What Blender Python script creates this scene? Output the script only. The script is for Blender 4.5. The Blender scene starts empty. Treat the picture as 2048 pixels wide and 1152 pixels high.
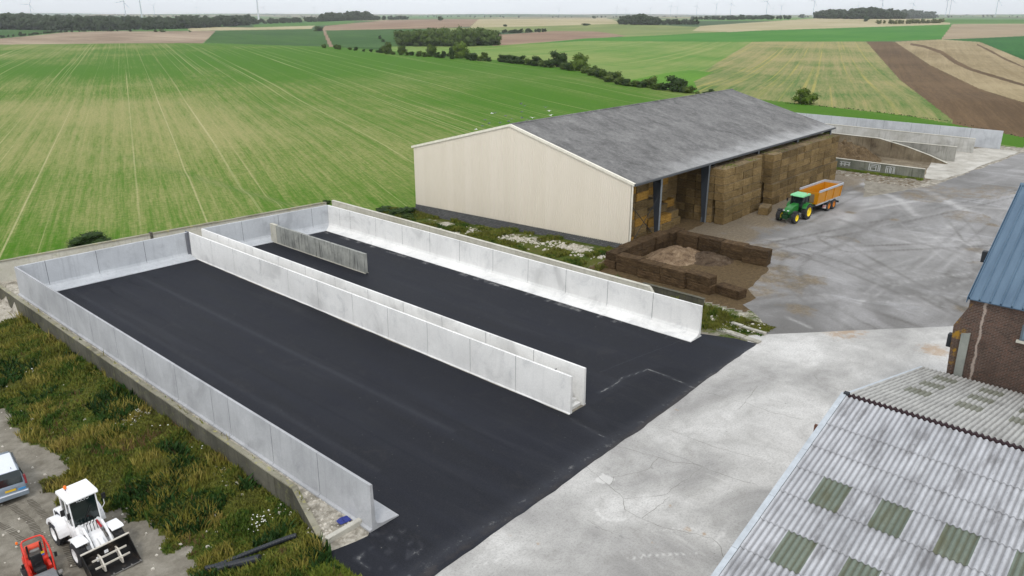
import bpy, math, random
import numpy as np
from mathutils import Vector, Matrix
random.seed(7); RNG = np.random.default_rng(11)
R = math.radians; PI = math.pi
sc = bpy.context.scene
C = sc.collection
# ------------------------------------------------------------------ camera (world x,y run along the yard's two wall directions)
F = 1560.0; HZ = 13.0; CAMZ = 24.0
P = math.atan((576 - HZ) / F); cp, sp = math.cos(P), math.sin(P)
A42 = R(42.0); U = (math.sin(A42), math.cos(A42)); V = (-math.cos(A42), math.sin(A42))
cam = bpy.data.cameras.new('camera'); cam_o = bpy.data.objects.new('camera', cam); C.objects.link(cam_o)
cam.sensor_width = 36; cam.lens = F / 2048 * 36; cam.clip_end = 40000; cam.clip_start = .5
cam_o.location = (0, 0, CAMZ); cam_o.rotation_euler = (PI / 2 - P, 0, -math.atan2(math.cos(A42), math.sin(A42)) )
sc.camera = cam_o
def XY(u, v): return u * U[0] + v * V[0], u * U[1] + v * V[1]
def UV(X, Y): return X * U[0] + Y * U[1], X * V[0] + Y * V[1]
def ray(x, y):
    a = (x - 1024) / F; b = (576 - y) / F
    return a, cp + b * sp, -sp + b * cp
def at(x, y, z=0.0):
    d = ray(x, y); t = (z - CAMZ) / d[2]
    return UV(d[0] * t, d[1] * t)
def proj(u, v, z):
    X, Y = XY(u, v); Z = z - CAMZ; f = Y * cp - Z * sp; up = Y * sp + Z * cp
    return 1024 + F * X / f, 576 - F * up / f
# ------------------------------------------------------------------ node helpers
class NT:
    def __init__(s, name, rough=.85, spec=.3):
        s.m = bpy.data.materials.new(name); s.m.use_nodes = True; s.t = s.m.node_tree
        s.b = s.t.nodes['Principled BSDF']; s.b.inputs['Roughness'].default_value = rough
        s.b.inputs['Specular IOR Level'].default_value = spec
    def n(s, ty, **k):
        x = s.t.nodes.new(ty)
        for a, b in k.items(): setattr(x, a, b)
        return x
    def put(s, sock, v):
        if v is None: return
        if isinstance(v, bpy.types.NodeSocket): s.t.links.new(v, sock)
        else:
            if hasattr(sock.default_value, '__len__') and not hasattr(v, '__len__'): v = (v,) * len(sock.default_value)
            if hasattr(sock.default_value, '__len__') and len(sock.default_value) == 4 and len(v) == 3: v = (*v, 1)
            sock.default_value = v
    def pos(s): return s.n('ShaderNodeNewGeometry').outputs['Position']
    def obj(s): return s.n('ShaderNodeTexCoord').outputs['Object']
    def vm(s, op, a, b=None):
        x = s.n('ShaderNodeVectorMath', operation=op); s.put(x.inputs[0], a); s.put(x.inputs[1], b)
        return x.outputs['Value' if op in ('DOT_PRODUCT', 'LENGTH', 'DISTANCE') else 'Vector']
    def ma(s, op, a, b=None, c=None):
        x = s.n('ShaderNodeMath', operation=op); s.put(x.inputs[0], a); s.put(x.inputs[1], b); s.put(x.inputs[2], c)
        return x.outputs[0]
    def comb(s, x, y=0., z=0.):
        c = s.n('ShaderNodeCombineXYZ'); s.put(c.inputs[0], x); s.put(c.inputs[1], y); s.put(c.inputs[2], z); return c.outputs[0]
    def sep(s, v): return s.n_sep(v)
    def n_sep(s, v):
        x = s.n('ShaderNodeSeparateXYZ'); s.put(x.inputs[0], v); return x.outputs
    def noise(s, v, scale, detail=5., rough=.55, dist=0.):
        x = s.n('ShaderNodeTexNoise'); s.put(x.inputs['Vector'], v); x.inputs['Scale'].default_value = scale
        x.inputs['Detail'].default_value = detail; x.inputs['Roughness'].default_value = rough; x.inputs['Distortion'].default_value = dist
        return x.outputs['Fac']
    def vor(s, v, scale, feature='F1'):
        x = s.n('ShaderNodeTexVoronoi', feature=feature); s.put(x.inputs['Vector'], v); x.inputs['Scale'].default_value = scale
        return x.outputs['Distance'], (x.outputs['Color'] if 'Color' in x.outputs else None)
    def ramp(s, f, stops, interp='LINEAR'):
        x = s.n('ShaderNodeValToRGB'); e = x.color_ramp.elements; x.color_ramp.interpolation = interp
        while len(e) < len(stops): e.new(.5)
        for q, (p, c) in zip(e, stops):
            q.position = p; q.color = (*c, 1) if hasattr(c, '__len__') else (c, c, c, 1)
        s.put(x.inputs[0], f); return x.outputs[0]
    def ss(s, f, lo, hi):
        x = s.n('ShaderNodeMapRange', interpolation_type='SMOOTHSTEP'); s.put(x.inputs[0], f)
        x.inputs[1].default_value = lo; x.inputs[2].default_value = hi; return x.outputs[0]
    def mix(s, f, a, b, mode='MIX'):
        x = s.n('ShaderNodeMix', data_type='RGBA', blend_type=mode); s.put(x.inputs[0], f); s.put(x.inputs[6], a); s.put(x.inputs[7], b)
        return x.outputs[2]
    def attr(s, name):
        x = s.n('ShaderNodeAttribute', attribute_name=name); return x.outputs['Color']
    def rnd(s): return s.n('ShaderNodeObjectInfo').outputs['Random']
    def base(s, c): s.put(s.b.inputs['Base Color'], c); return s
    def bump(s, h, dist=.02, strength=1.):
        x = s.n('ShaderNodeBump'); s.put(x.inputs['Height'], h); x.inputs['Distance'].default_value = dist; x.inputs['Strength'].default_value = strength
        s.t.links.new(x.outputs[0], s.b.inputs['Normal']); return s
def srgb(r, g, b): return tuple(((c / 255) / 12.92 if c / 255 <= .04045 else ((c / 255 + .055) / 1.055) ** 2.4) for c in (r, g, b))
MATS = {}
def simple(name, col, rough=.6, metal=0., var=.12, scale=3., bump=0., spec=.4, dirt=None):
    if name in MATS: return MATS[name]
    k = NT(name, rough, spec); o = k.obj()
    n = k.noise(o, scale, 6., .6)
    lo = tuple(c * (1 - var) for c in col); hi = tuple(min(1, c * (1 + var)) for c in col)
    c = k.ramp(n, [(.3, lo), (.7, hi)])
    if dirt:
        d = k.ss(k.noise(o, scale * .7 + .3, 8., .65), .5, .75); c = k.mix(k.ma('MULTIPLY', d, dirt[1]), c, dirt[0])
    k.base(c); k.b.inputs['Metallic'].default_value = metal
    if bump: k.bump(k.noise(o, scale * 8, 4.), bump)
    MATS[name] = k.m; return k.m
def concrete(name, c1, c2, streak=.35, stain=(.1, .1, .09), stain_amt=.35, scale=1., rough=.85, coord='pos', lichen=None, bump=.01, patch=0.):
    k = NT(name, rough, .25); o = k.pos() if coord == 'pos' else k.obj()
    a = k.noise(o, .35 * scale, 6., .6); f = k.noise(o, 9 * scale, 5., .7)
    c = k.ramp(a, [(.3, c1), (.7, c2)])
    c = k.mix(k.ma('MULTIPLY', k.ss(f, .35, .75), .25), c, tuple(x * .72 for x in c1))
    if streak:
        sv = k.vm('MULTIPLY', o, (2.2, 2.2, .16)); st = k.ss(k.noise(sv, 1.3 * scale, 5., .65), .48, .78)
        c = k.mix(k.ma('MULTIPLY', st, streak), c, stain)
    if stain_amt:
        s2 = k.ss(k.noise(k.vm('ADD', o, (31., 7., 3.)), .55 * scale, 7., .7, .6), .5, .8); c = k.mix(k.ma('MULTIPLY', s2, stain_amt), c, stain)
    if patch:
        s3 = k.ss(k.noise(k.vm('ADD', o, (5., 17., 9.)), .23 * scale, 6., .6, .8), .52, .7); c = k.mix(k.ma('MULTIPLY', s3, patch), c, tuple(x * .62 for x in c1))
    if lichen:
        l = k.ss(k.noise(o, 2.2, 7., .7), .52, .68); c = k.mix(k.ma('MULTIPLY', l, lichen[1]), c, lichen[0])
    k.base(c)
    if bump: k.bump(k.noise(o, 14., 5., .7), bump)
    return k.m
# ------------------------------------------------------------------ mesh helpers
class MB:
    def __init__(s): s.v = []; s.f = []; s.mi = []; s.cur = 0
    def add(s, vs, fs, M=None):
        o = len(s.v)
        if M is not None: vs = [tuple(M @ Vector(p)) for p in vs]
        s.v.extend(tuple(p) for p in vs); s.f.extend(tuple(i + o for i in f) for f in fs); s.mi.extend([s.cur] * len(fs)); return s
    def box(s, x0, x1, y0, y1, z0, z1, M=None):
        vs = [(x, y, z) for z in (z0, z1) for y in (y0, y1) for x in (x0, x1)]
        return s.add(vs, [(0, 2, 3, 1), (4, 5, 7, 6), (0, 1, 5, 4), (2, 6, 7, 3), (0, 4, 6, 2), (1, 3, 7, 5)], M)
    def prism(s, pts, a, b, axis='y', M=None):
        """closed outline pts extruded from a to b along axis; pts are the two other coordinates in order"""
        n = len(pts)
        def mk(p, t): return {'y': (p[0], t, p[1]), 'x': (t, p[0], p[1]), 'z': (p[0], p[1], t)}[axis]
        vs = [mk(p, a) for p in pts] + [mk(p, b) for p in pts]
        fs = [tuple(range(n))[::-1], tuple(range(n, 2 * n))] + [(i, (i + 1) % n, n + (i + 1) % n, n + i) for i in range(n)]
        return s.add(vs, fs, M)
    def tube(s, pts, r, n=8, cap=True):
        pts = [Vector(p) for p in pts]; rs = r if hasattr(r, '__len__') else [r] * len(pts); vs = []; fs = []
        prev = None
        for i, p in enumerate(pts):
            d = (pts[min(i + 1, len(pts) - 1)] - pts[max(i - 1, 0)]).normalized()
            ref = Vector((0, 0, 1)) if abs(d.z) < .9 else Vector((1, 0, 0))
            if prev is not None and abs(prev.dot(d)) < .95: ref = prev
            a = (ref - d * ref.dot(d)).normalized(); b = d.cross(a); prev = a
            for k in range(n):
                t = 2 * PI * k / n; vs.append(p + (a * math.cos(t) + b * math.sin(t)) * rs[i])
        for i in range(len(pts) - 1):
            for k in range(n): fs.append((i * n + k, i * n + (k + 1) % n, (i + 1) * n + (k + 1) % n, (i + 1) * n + k))
        if cap: fs += [tuple(range(n))[::-1], tuple(range((len(pts) - 1) * n, len(pts) * n))]
        return s.add(vs, fs)
    def lathe(s, prof, n=24, axis='y', c=(0, 0, 0), cap=True):
        """prof = [(t along axis, radius)]"""
        vs = []; fs = []
        for t, r in prof:
            for k in range(n):
                a = 2 * PI * k / n; x, z = r * math.cos(a), r * math.sin(a)
                vs.append((c[0] + x, c[1] + t, c[2] + z) if axis == 'y' else (c[0] + x, c[1] + z, c[2] + t) if axis == 'z' else (c[0] + t, c[1] + x, c[2] + z))
        m = len(prof)
        for i in range(m - 1):
            for k in range(n): fs.append((i * n + k, i * n + (k + 1) % n, (i + 1) * n + (k + 1) % n, (i + 1) * n + k))
        if cap: fs += [tuple(range(n))[::-1], tuple(range((m - 1) * n, m * n))]
        return s.add(vs, fs)
    def build(s, name, mat, parent=None, smooth=False, bevel=0., loc=None):
        me = bpy.data.meshes.new(name); me.from_pydata(s.v, [], s.f)
        for m in (mat if isinstance(mat, (list, tuple)) else [mat]): me.materials.append(m)
        if any(s.mi): me.polygons.foreach_set('material_index', s.mi)
        if smooth: me.polygons.foreach_set('use_smooth', [True] * len(me.polygons))
        me.update(); o = bpy.data.objects.new(name, me); C.objects.link(o)
        import bmesh
        bm = bmesh.new(); bm.from_mesh(me); bmesh.ops.recalc_face_normals(bm, faces=bm.faces); bm.to_mesh(me); bm.free()
        if parent: o.parent = parent
        if loc: o.location = loc
        if bevel:
            b = o.modifiers.new('bevel', 'BEVEL'); b.width = bevel; b.segments = 2; b.limit_method = 'ANGLE'; b.angle_limit = R(35)
        if smooth and not bevel:
            try: me.set_sharp_from_angle(angle=R(38))
            except Exception: pass
        return o
def tag(o, label=None, cat=None, group=None, kind=None):
    if label: o['label'] = label
    if cat: o['category'] = cat
    if group: o['group'] = group
    if kind: o['kind'] = kind
    return o
def empty(name, label, cat, loc=(0, 0, 0), rz=0., group=None):
    o = bpy.data.objects.new(name, None); C.objects.link(o); o.location = loc; o.rotation_euler = (0, 0, rz); o.empty_display_size = .2
    return tag(o, label, cat, group)
def copy_tree(o, parent=None):
    c = o.copy(); C.objects.link(c); c.parent = parent
    for ch in [x for x in o.children]: copy_tree(ch, c)
    return c
def text(name, s, size, mat, parent, loc, rot, ext=.004):
    cu = bpy.data.curves.new(name, 'FONT'); cu.body = s; cu.size = size; cu.extrude = ext; cu.align_x = 'CENTER'; cu.align_y = 'CENTER'
    cu.materials.append(mat); o = bpy.data.objects.new(name, cu); C.objects.link(o); o.parent = parent; o.location = loc; o.rotation_euler = rot
    bpy.context.view_layer.update(); me = bpy.data.meshes.new_from_object(o.evaluated_get(bpy.context.evaluated_depsgraph_get())); q = bpy.data.objects.new(name, me); C.objects.link(q); q.parent = parent; q.location = loc; q.rotation_euler = rot
    bpy.data.objects.remove(o); q.name = name; return q
ORD = ['zeroth', 'first', 'second', 'third', 'fourth', 'fifth', 'sixth', 'seventh', 'eighth', 'ninth', 'tenth', 'eleventh', 'twelfth', 'thirteenth', 'fourteenth', 'fifteenth', 'sixteenth', 'seventeenth', 'eighteenth', 'nineteenth', 'twentieth', 'twenty-first', 'twenty-second', 'twenty-third', 'twenty-fourth', 'twenty-fifth', 'twenty-sixth', 'twenty-seventh', 'twenty-eighth', 'twenty-ninth', 'thirtieth', 'thirty-first', 'thirty-second', 'thirty-third', 'thirty-fourth', 'thirty-fifth', 'thirty-sixth', 'thirty-seventh', 'thirty-eighth', 'thirty-ninth', 'fortieth']
def inpoly(x, y, poly):
    x = np.asarray(x, float); y = np.asarray(y, float); r = np.zeros(x.shape, bool); n = len(poly)
    for i in range(n):
        x1, y1 = poly[i]; x2, y2 = poly[(i + 1) % n]
        if y1 == y2: continue
        c = ((y1 > y) != (y2 > y)) & (x < (x2 - x1) * (y - y1) / (y2 - y1) + x1); r ^= c
    return r
def sst(a, lo, hi):
    t = np.clip((a - lo) / (hi - lo), 0, 1); return t * t * (3 - 2 * t)
def dline(x, y, pts):
    d = np.full(np.shape(x), 1e9)
    for (x1, y1), (x2, y2) in zip(pts[:-1], pts[1:]):
        dx, dy = x2 - x1, y2 - y1; L = dx * dx + dy * dy + 1e-9
        t = np.clip(((x - x1) * dx + (y - y1) * dy) / L, 0, 1)
        d = np.minimum(d, np.hypot(x - x1 - t * dx, y - y1 - t * dy))
    return d
def vnoise(x, y, s, seed=0):
    """cheap smooth value noise in 0..1"""
    g = np.random.default_rng(seed).random((256, 256)); a = x / s; b = y / s
    i = np.floor(a).astype(int); j = np.floor(b).astype(int); fx = a - i; fy = b - j
    fx = fx * fx * (3 - 2 * fx); fy = fy * fy * (3 - 2 * fy); i &= 255; j &= 255; i1 = (i + 1) & 255; j1 = (j + 1) & 255
    return (g[i, j] * (1 - fx) + g[i1, j] * fx) * (1 - fy) + (g[i, j1] * (1 - fx) + g[i1, j1] * fx) * fy
# ------------------------------------------------------------------ terrain height
TD = np.array([60, 100, 150, 210, 260, 310, 350, 390, 500, 560, 650, 800, 1000, 1300, 1700, 2300, 3500, 6000, 12000.])
TC = np.array([-1200, 0, 300, 650, 900, 1150, 1400, 1600, 2048, 3200.])
fl = lambda Y: 13 + 1658 * 24 / Y
far_ = [58, 46, 41, 36, 32, 29]
cols = {
 0: [166, 142, 129, 118, 97, 90, 95, 89, 68, 57, 45, 40, 36, 32, 29],
 300: [166, 142, 128.5, 117, 94.5, 87, 93, 87, 65, 55, 44, 40, 36, 32, 29],
 650: [166, 141.5, 127, 115, 93.5, 93.5, 98, 92, 70, 55, 44, 39, 36, 32, 29],
 900: [166, 141.5, 126.7, 115, 104, 100, 93, 79, 65, 50, 42, 39, 36, 32, 29],
 1150: [166, 141, 132, 125, 108, 101, 93, 82, 68, 52, 41, 39, 36, 32, 29],
 1400: [175, 160, 150, 142, 120, 110, 98, 82, 66, 50, 40, 40, 36, 32, 29],
 1600: [180, 165, 155, 145, 123, 113, 99, 82, 65, 49, 37, 41, 36, 32, 29],
 2048: [184, 167, 156, 146, 123, 113, 99, 82, 65, 49, 40, 41, 36, 32, 29]}
cols[-1200] = cols[0]; cols[3200] = cols[2048]
def ztab():
    Z = np.zeros((len(TC), len(TD)))
    for i, x in enumerate(TC):
        for j, Y in enumerate(TD):
            if j < 4: Z[i, j] = 0; continue
            y = cols[int(x)][j - 4]; d = ray(0, y); Z[i, j] = CAMZ + Y / d[1] * d[2]
    return Z
def hermite(xs, ys, x):
    """monotone-ish cubic along the last axis"""
    h = np.diff(xs); dl = np.diff(ys, axis=-1) / h; m = np.zeros_like(ys)
    a, b = dl[..., :-1], dl[..., 1:]
    with np.errstate(all='ignore'): hm = np.where(a * b > 0, 2 * a * b / (a + b), 0)
    m[..., 1:-1] = hm; m[..., 0] = 0; m[..., -1] = dl[..., -1]
    i = np.clip(np.searchsorted(xs, x) - 1, 0, len(xs) - 2); t = np.clip((x - xs[i]) / h[i], 0, 1)
    y0, y1, m0, m1 = ys[..., i], ys[..., i + 1], m[..., i] * h[i], m[..., i + 1] * h[i]
    return (2 * t**3 - 3 * t**2 + 1) * y0 + (t**3 - 2 * t**2 + t) * m0 + (-2 * t**3 + 3 * t**2) * y1 + (t**3 - t**2) * m1
GX = np.linspace(-1200, 3200, 441); GL = np.linspace(math.log(60), math.log(12000), 700)
_z = hermite(np.log(TD), ztab(), GL)               # (cols, 700)
GZ = hermite(TC, _z.T.copy(), GX)                    # (700, 441)
def far_z(X, Y):
    Yc = np.clip(Y, 60, 11999); px = np.clip(1024 + 1658 * X / np.maximum(Y, 1), -1199, 3199)
    a = (np.log(Yc) - GL[0]) / (GL[1] - GL[0]); b = (px - GX[0]) / (GX[1] - GX[0])
    i = np.clip(a.astype(int), 0, 698); j = np.clip(b.astype(int), 0, 439); fa = a - i; fb = b - j
    z = (GZ[i, j] * (1 - fb) + GZ[i, j + 1] * fb) * (1 - fa) + (GZ[i + 1, j] * (1 - fb) + GZ[i + 1, j + 1] * fb) * fa
    z += (vnoise(X, Y, 900, 3) - .5) * 10 * sst(Y, 2300, 5000) + (vnoise(X, Y, 1700, 4) - .4) * 34 * sst(Y, 3500, 9000)
    return z
def wall_u(v): return np.where(v < 32.2, 16.9 + (v - 27) * (1.77 / 5.2), 18.67)
def near_z(u, v):
    zA = -2.0 * sst(16.3 - u, 0, 7); base = -1.45
    zB = base - .55 * sst(18.4 - u, 0, 7) + (vnoise(u, v, 2.3, 8) - .5) * .35 * sst(18.4 - u, .3, 2.5) * sst(u, 9, 12)
    f = sst(v, 27, 32.5); z = zA * (1 - f) + zB * f
    z = z * (1 - sst(v, 78, 90)); z = np.where(u < wall_u(v) - .13, z, 0.) if True else z
    z = np.where((v < 27) & (u < 16.6), zA, z)
    rt = -1.5 * sst(v, 43, 76) * sst(u, 52.6, 58)
    return np.where(u > 40, rt, z)
def terr(u, v):
    u = np.asarray(u, float); v = np.asarray(v, float); X, Y = XY(u, v)
    w = sst(Y, 95, 155) * np.where(u > 52, 1 - sst(78 - v, 0, 2) * (u < 120), 1)
    w = np.where((u > 52) & (v < 78), sst(Y, 150, 200), sst(Y, 95, 155))
    return near_z(u, v) * (1 - w) + far_z(X, Y) * w
def hit(px, py):
    d = ray(px, py); Ys = np.exp(np.linspace(math.log(20), math.log(11900), 6000)); t = Ys / d[1]
    X = d[0] * t; Z = CAMZ + d[2] * t; u, v = UV(X, Ys); g = terr(u, v); k = np.argmax(Z <= g)
    if not (Z <= g).any(): k = len(Ys) - 1
    return float(u[k]), float(v[k]), float(g[k]), float(Ys[k])
# ------------------------------------------------------------------ terrain mesh split into fields
BND = [(-3000, 110), (-1200, 92), (0, 89), (300, 86.2), (430, 86.5), (660, 93.5), (780, 101), (880, 108), (990, 120), (1100, 131), (1160, 143), (1220, 158), (1290, 172), (1390, 184), (1600, 207), (1820, 232), (2048, 275), (2400, 350), (4000, 700)]
FIELDS = [
 ('ploughed_field', 'ploughL', [(-3000, 130), (-3000, 78), (0, 77), (60, 72), (135, 64), (250, 62), (432, 62), (402, 90), (300, 95), (0, 95)]),
 ('beet_field', 'dkgreen', [(-3000, 78), (-3000, 60), (0, 61), (115, 60), (100, 66), (60, 72), (0, 77)]),
 ('meadow', 'midgreen', [(250, 63), (330, 54), (375, 57), (382, 62)]),
 ('stubble_field', 'tan', [(380, 62), (375, 57), (330, 53), (500, 55), (630, 51), (622, 58), (430, 61)]),
 ('beet_field', 'dkgreen', [(402, 92), (432, 61), (620, 58), (650, 60), (800, 58), (870, 56), (810, 95), (790, 104), (660, 100), (402, 95)]),
 ('meadow', 'midgreen', [(505, 55), (508, 49), (710, 41), (705, 48), (640, 51)]),
 ('ploughed_field', 'ploughR', [(640, 60), (650, 52), (700, 47), (780, 40), (958, 38), (940, 53), (870, 57), (790, 58), (650, 61)]),
 ('stubble_field', 'tan', [(940, 54), (958, 38), (1212, 36), (1256, 48), (1050, 54), (940, 57)]),
 ('rough_pasture', 'olive', [(868, 57), (1050, 53), (1250, 47), (1400, 54), (1480, 63), (1250, 74), (1180, 64), (1000, 64), (990, 72), (860, 75)]),
 ('ploughed_field', 'ploughR', [(985, 92), (990, 70), (1110, 62), (1195, 63), (1255, 72), (1170, 78), (1080, 85)]),
 ('winter_wheat_field', 'ltgreen', [(780, 108), (780, 93), (985, 92), (1085, 84.5), (1170, 81), (1505, 83.5), (1430, 130), (1385, 163), (1300, 190), (700, 130)]),
 ('clover_field', 'brgreen', [(1060, 88), (1170, 77), (1310, 71), (1400, 66), (1520, 60), (1905, 48), (1882, 79), (1720, 82.5), (1505, 84), (1170, 82)]),
 ('stubble_field', 'tan', [(1385, 62), (1400, 52), (1640, 36), (1900, 38), (1900, 49), (1520, 61), (1460, 64)]),
 ('ploughed_field', 'ploughT', [(1882, 79), (1905, 48), (3000, 44), (3000, 70), (2048, 73)]),
 ('meadow', 'midgreen', [(1870, 43), (1895, 38), (3000, 36), (3000, 45), (1905, 46)]),
 ('beet_field', 'dkgreen2', [(1880, 80), (2048, 72), (3000, 68), (3000, 170), (2048, 121), (1960, 85)]),
 ('stubble_field', 'stripe', [(1370, 195), (1385, 160), (1430, 128), (1505, 83.5), (1732, 83), (1800, 160), (1905, 240), (1905, 260), (1600, 220)]),
 ('track', 'ploughR', [(645, 60), (650, 60), (669, 98), (660, 98)]),
 ('clover_field', 'fresh', [(1230, 195), (1262, 160), (1330, 146), (1380, 140), (1426, 145), (1388, 163), (1400, 190)]),
 ('ploughed_field', 'brown', [(1732, 83), (1790, 83.5), (1860, 130), (1960, 178), (2048, 205), (3000, 380), (3000, 700), (2048, 290), (1905, 260), (1905, 240), (1800, 160)]),
 ('stubble_field', 'palestub', [(1790, 83.5), (1882, 79), (1960, 84), (2048, 120), (3000, 170), (3000, 380), (2048, 205), (1960, 178), (1860, 130)]),
 ('ploughed_field', 'brown', [(1822, 86), (1850, 91), (1885, 102), (1915, 122), (1945, 137), (1985, 149), (2048, 168), (2400, 262), (2400, 270), (2048, 173), (1983, 154), (1940, 141), (1908, 127), (1880, 107), (1848, 95), (1820, 90)]),
 ('ploughed_field', 'brown', [(1955, 88), (1975, 97), (2010, 116), (2048, 133), (2300, 200), (2300, 203), (2048, 136), (2008, 119), (1973, 100), (1953, 90)]),
]
def stripes(name, az, cA, cB, lineC=None, sp_=6., th=.62, amt=.6, patch=None, freq=.35, extra=None, pl=.012):
    """field material: two colours mixed in streaks along the drilling direction az (degrees from the view axis)"""
    k = NT(name, .95, .1); p = k.pos(); a = R(az)
    du = UV(math.sin(a), math.cos(a)); dv = UV(math.cos(a), -math.sin(a))
    al = k.vm('DOT_PRODUCT', p, (*du, 0)); ac = k.vm('DOT_PRODUCT', p, (*dv, 0))
    wv = k.comb(k.ma('MULTIPLY', ac, freq), k.ma('MULTIPLY', al, freq * .011))
    n1 = k.noise(wv, 1., 6., .7); n2 = k.noise(k.comb(k.ma('MULTIPLY', ac, pl), k.ma('MULTIPLY', al, pl * .7)), 1., 5., .6)
    n3 = k.noise(p, 1.1, 6., .85); nb = k.noise(k.comb(k.ma('MULTIPLY', ac, freq * 3.6), k.ma('MULTIPLY', al, freq * .16)), 1., 4., .8)
    f = k.ma('ADD', k.ma('MULTIPLY', n1, .7), k.ma('MULTIPLY', n2, 1.05)); f = k.ma('ADD', k.ma('ADD', f, k.ma('MULTIPLY', n3, .5)), k.ma('MULTIPLY', nb, .6))
    if extra: f = k.ma('ADD', f, extra(k, al, ac))
    c = k.mix(k.ss(f, 1.16, 1.7), cA, cB)
    if lineC:
        lv = k.comb(k.ma('ADD', k.ma('MULTIPLY', ac, 1 / sp_), k.ma('MULTIPLY', k.noise(k.comb(k.ma('MULTIPLY', al, .003)), 1., 0.), .0)), k.ma('MULTIPLY', al, .0006)); ln = k.ss(k.noise(lv, 1.6, 2., .4), th, th + .06)
        ln = k.ma('MULTIPLY', ln, k.ss(k.noise(k.comb(k.ma('MULTIPLY', ac, .05), k.ma('MULTIPLY', al, .006)), 1., 3.), .3, .6))
        c = k.mix(k.ma('MULTIPLY', ln, amt), c, lineC)
    c = k.mix(k.ma('MULTIPLY', k.ss(k.noise(k.vm('ADD', p, (7., 70., 0.)), 1.7, 7., .88), .44, .62), .4), c, tuple(x * .5 for x in cA)); k.base(c); return k.m
def gex(k, al, ac):
    # crop is thick at the near rim and in a far band, thin in between (al = metres along the rows, ac = across)
    m = k.ramp(k.ma('DIVIDE', al, 800.), [(0., .1), (.105, .1), (.14, .2), (.2, .3), (.3, .3), (.37, .14), (.43, 0.), (.56, 0.), (.62, .16), (.72, .14)])
    side = k.ss(ac, -40., 150.); m2 = k.ma('SUBTRACT', k.ma('SUBTRACT', m, .19), k.ma('MULTIPLY', side, .3)); return m2
FM = {
 'green': stripes('green_crop', -25.3, srgb(68, 109, 16), srgb(149, 145, 94), srgb(182, 174, 130), 1.05, .62, .6, extra=gex, freq=.7),
 'ploughL': stripes('ploughed_soil_left', -60, srgb(122, 103, 84), srgb(172, 154, 132), freq=.1),
 'dkgreen': stripes('dark_green_crop', -35, srgb(44, 80, 28), srgb(66, 100, 40), freq=.1),
 'dkgreen2': stripes('deep_green_crop', 30, srgb(24, 84, 26), srgb(48, 104, 36), freq=.1),
 'midgreen': stripes('meadow_green', 10, srgb(66, 108, 42), srgb(88, 124, 56), freq=.1),
 'tan': stripes('tan_stubble', 50, srgb(156, 146, 108), srgb(182, 170, 138), freq=.06),
 'ploughR': stripes('reddish_soil', 75, srgb(128, 102, 84), srgb(158, 136, 112), freq=.1),
 'ploughT': stripes('pale_brown_soil', 70, srgb(140, 124, 98), srgb(166, 148, 122), freq=.1),
 'olive': stripes('olive_pasture', 60, srgb(104, 122, 66), srgb(138, 142, 88), freq=.05),
 'ltgreen': stripes('thin_green_crop', 21, srgb(84, 126, 42), srgb(134, 144, 80), srgb(160, 158, 100), 5, .6, .5, freq=.12),
 'brgreen': stripes('bright_green_crop', 40, srgb(50, 112, 26), srgb(76, 128, 40), freq=.08),
 'stripe': stripes('striped_stubble', 21, srgb(66, 106, 36), srgb(156, 144, 98), srgb(178, 162, 84), 3.4, .58, .6, freq=.28, extra=lambda k, al, ac: k.ma('ADD', .02, k.ma('MULTIPLY', k.ss(al, 430., 560.), .1))),
 'fresh': stripes('fresh_green_crop', 21, srgb(74, 120, 22), srgb(96, 138, 40), freq=.1),
 'brown': stripes('brown_soil', 24, srgb(84, 66, 44), srgb(114, 92, 66), freq=.3),
 'palestub': stripes('pale_stubble', 27, srgb(130, 114, 82), srgb(166, 150, 116), srgb(104, 88, 64), 14., .64, .6, freq=.2),
}
def farm_mat():
    k = NT('patchwork_farmland', .95, .1); p = k.vm('MULTIPLY', k.pos(), (1, 1, 0)); d, c = k.vor(k.vm('MULTIPLY', p, (1., .6, 0)), .0022)
    h = k.n_sep(c)[0]
    k.base(k.ramp(h, [(.0, srgb(72, 104, 58)), (.3, srgb(92, 128, 66)), (.5, srgb(150, 140, 108)), (.7, srgb(130, 112, 90)), (.85, srgb(60, 84, 52)), (1., srgb(84, 120, 62))], 'CONSTANT')); return k.m
FM['far'] = farm_mat()
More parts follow.
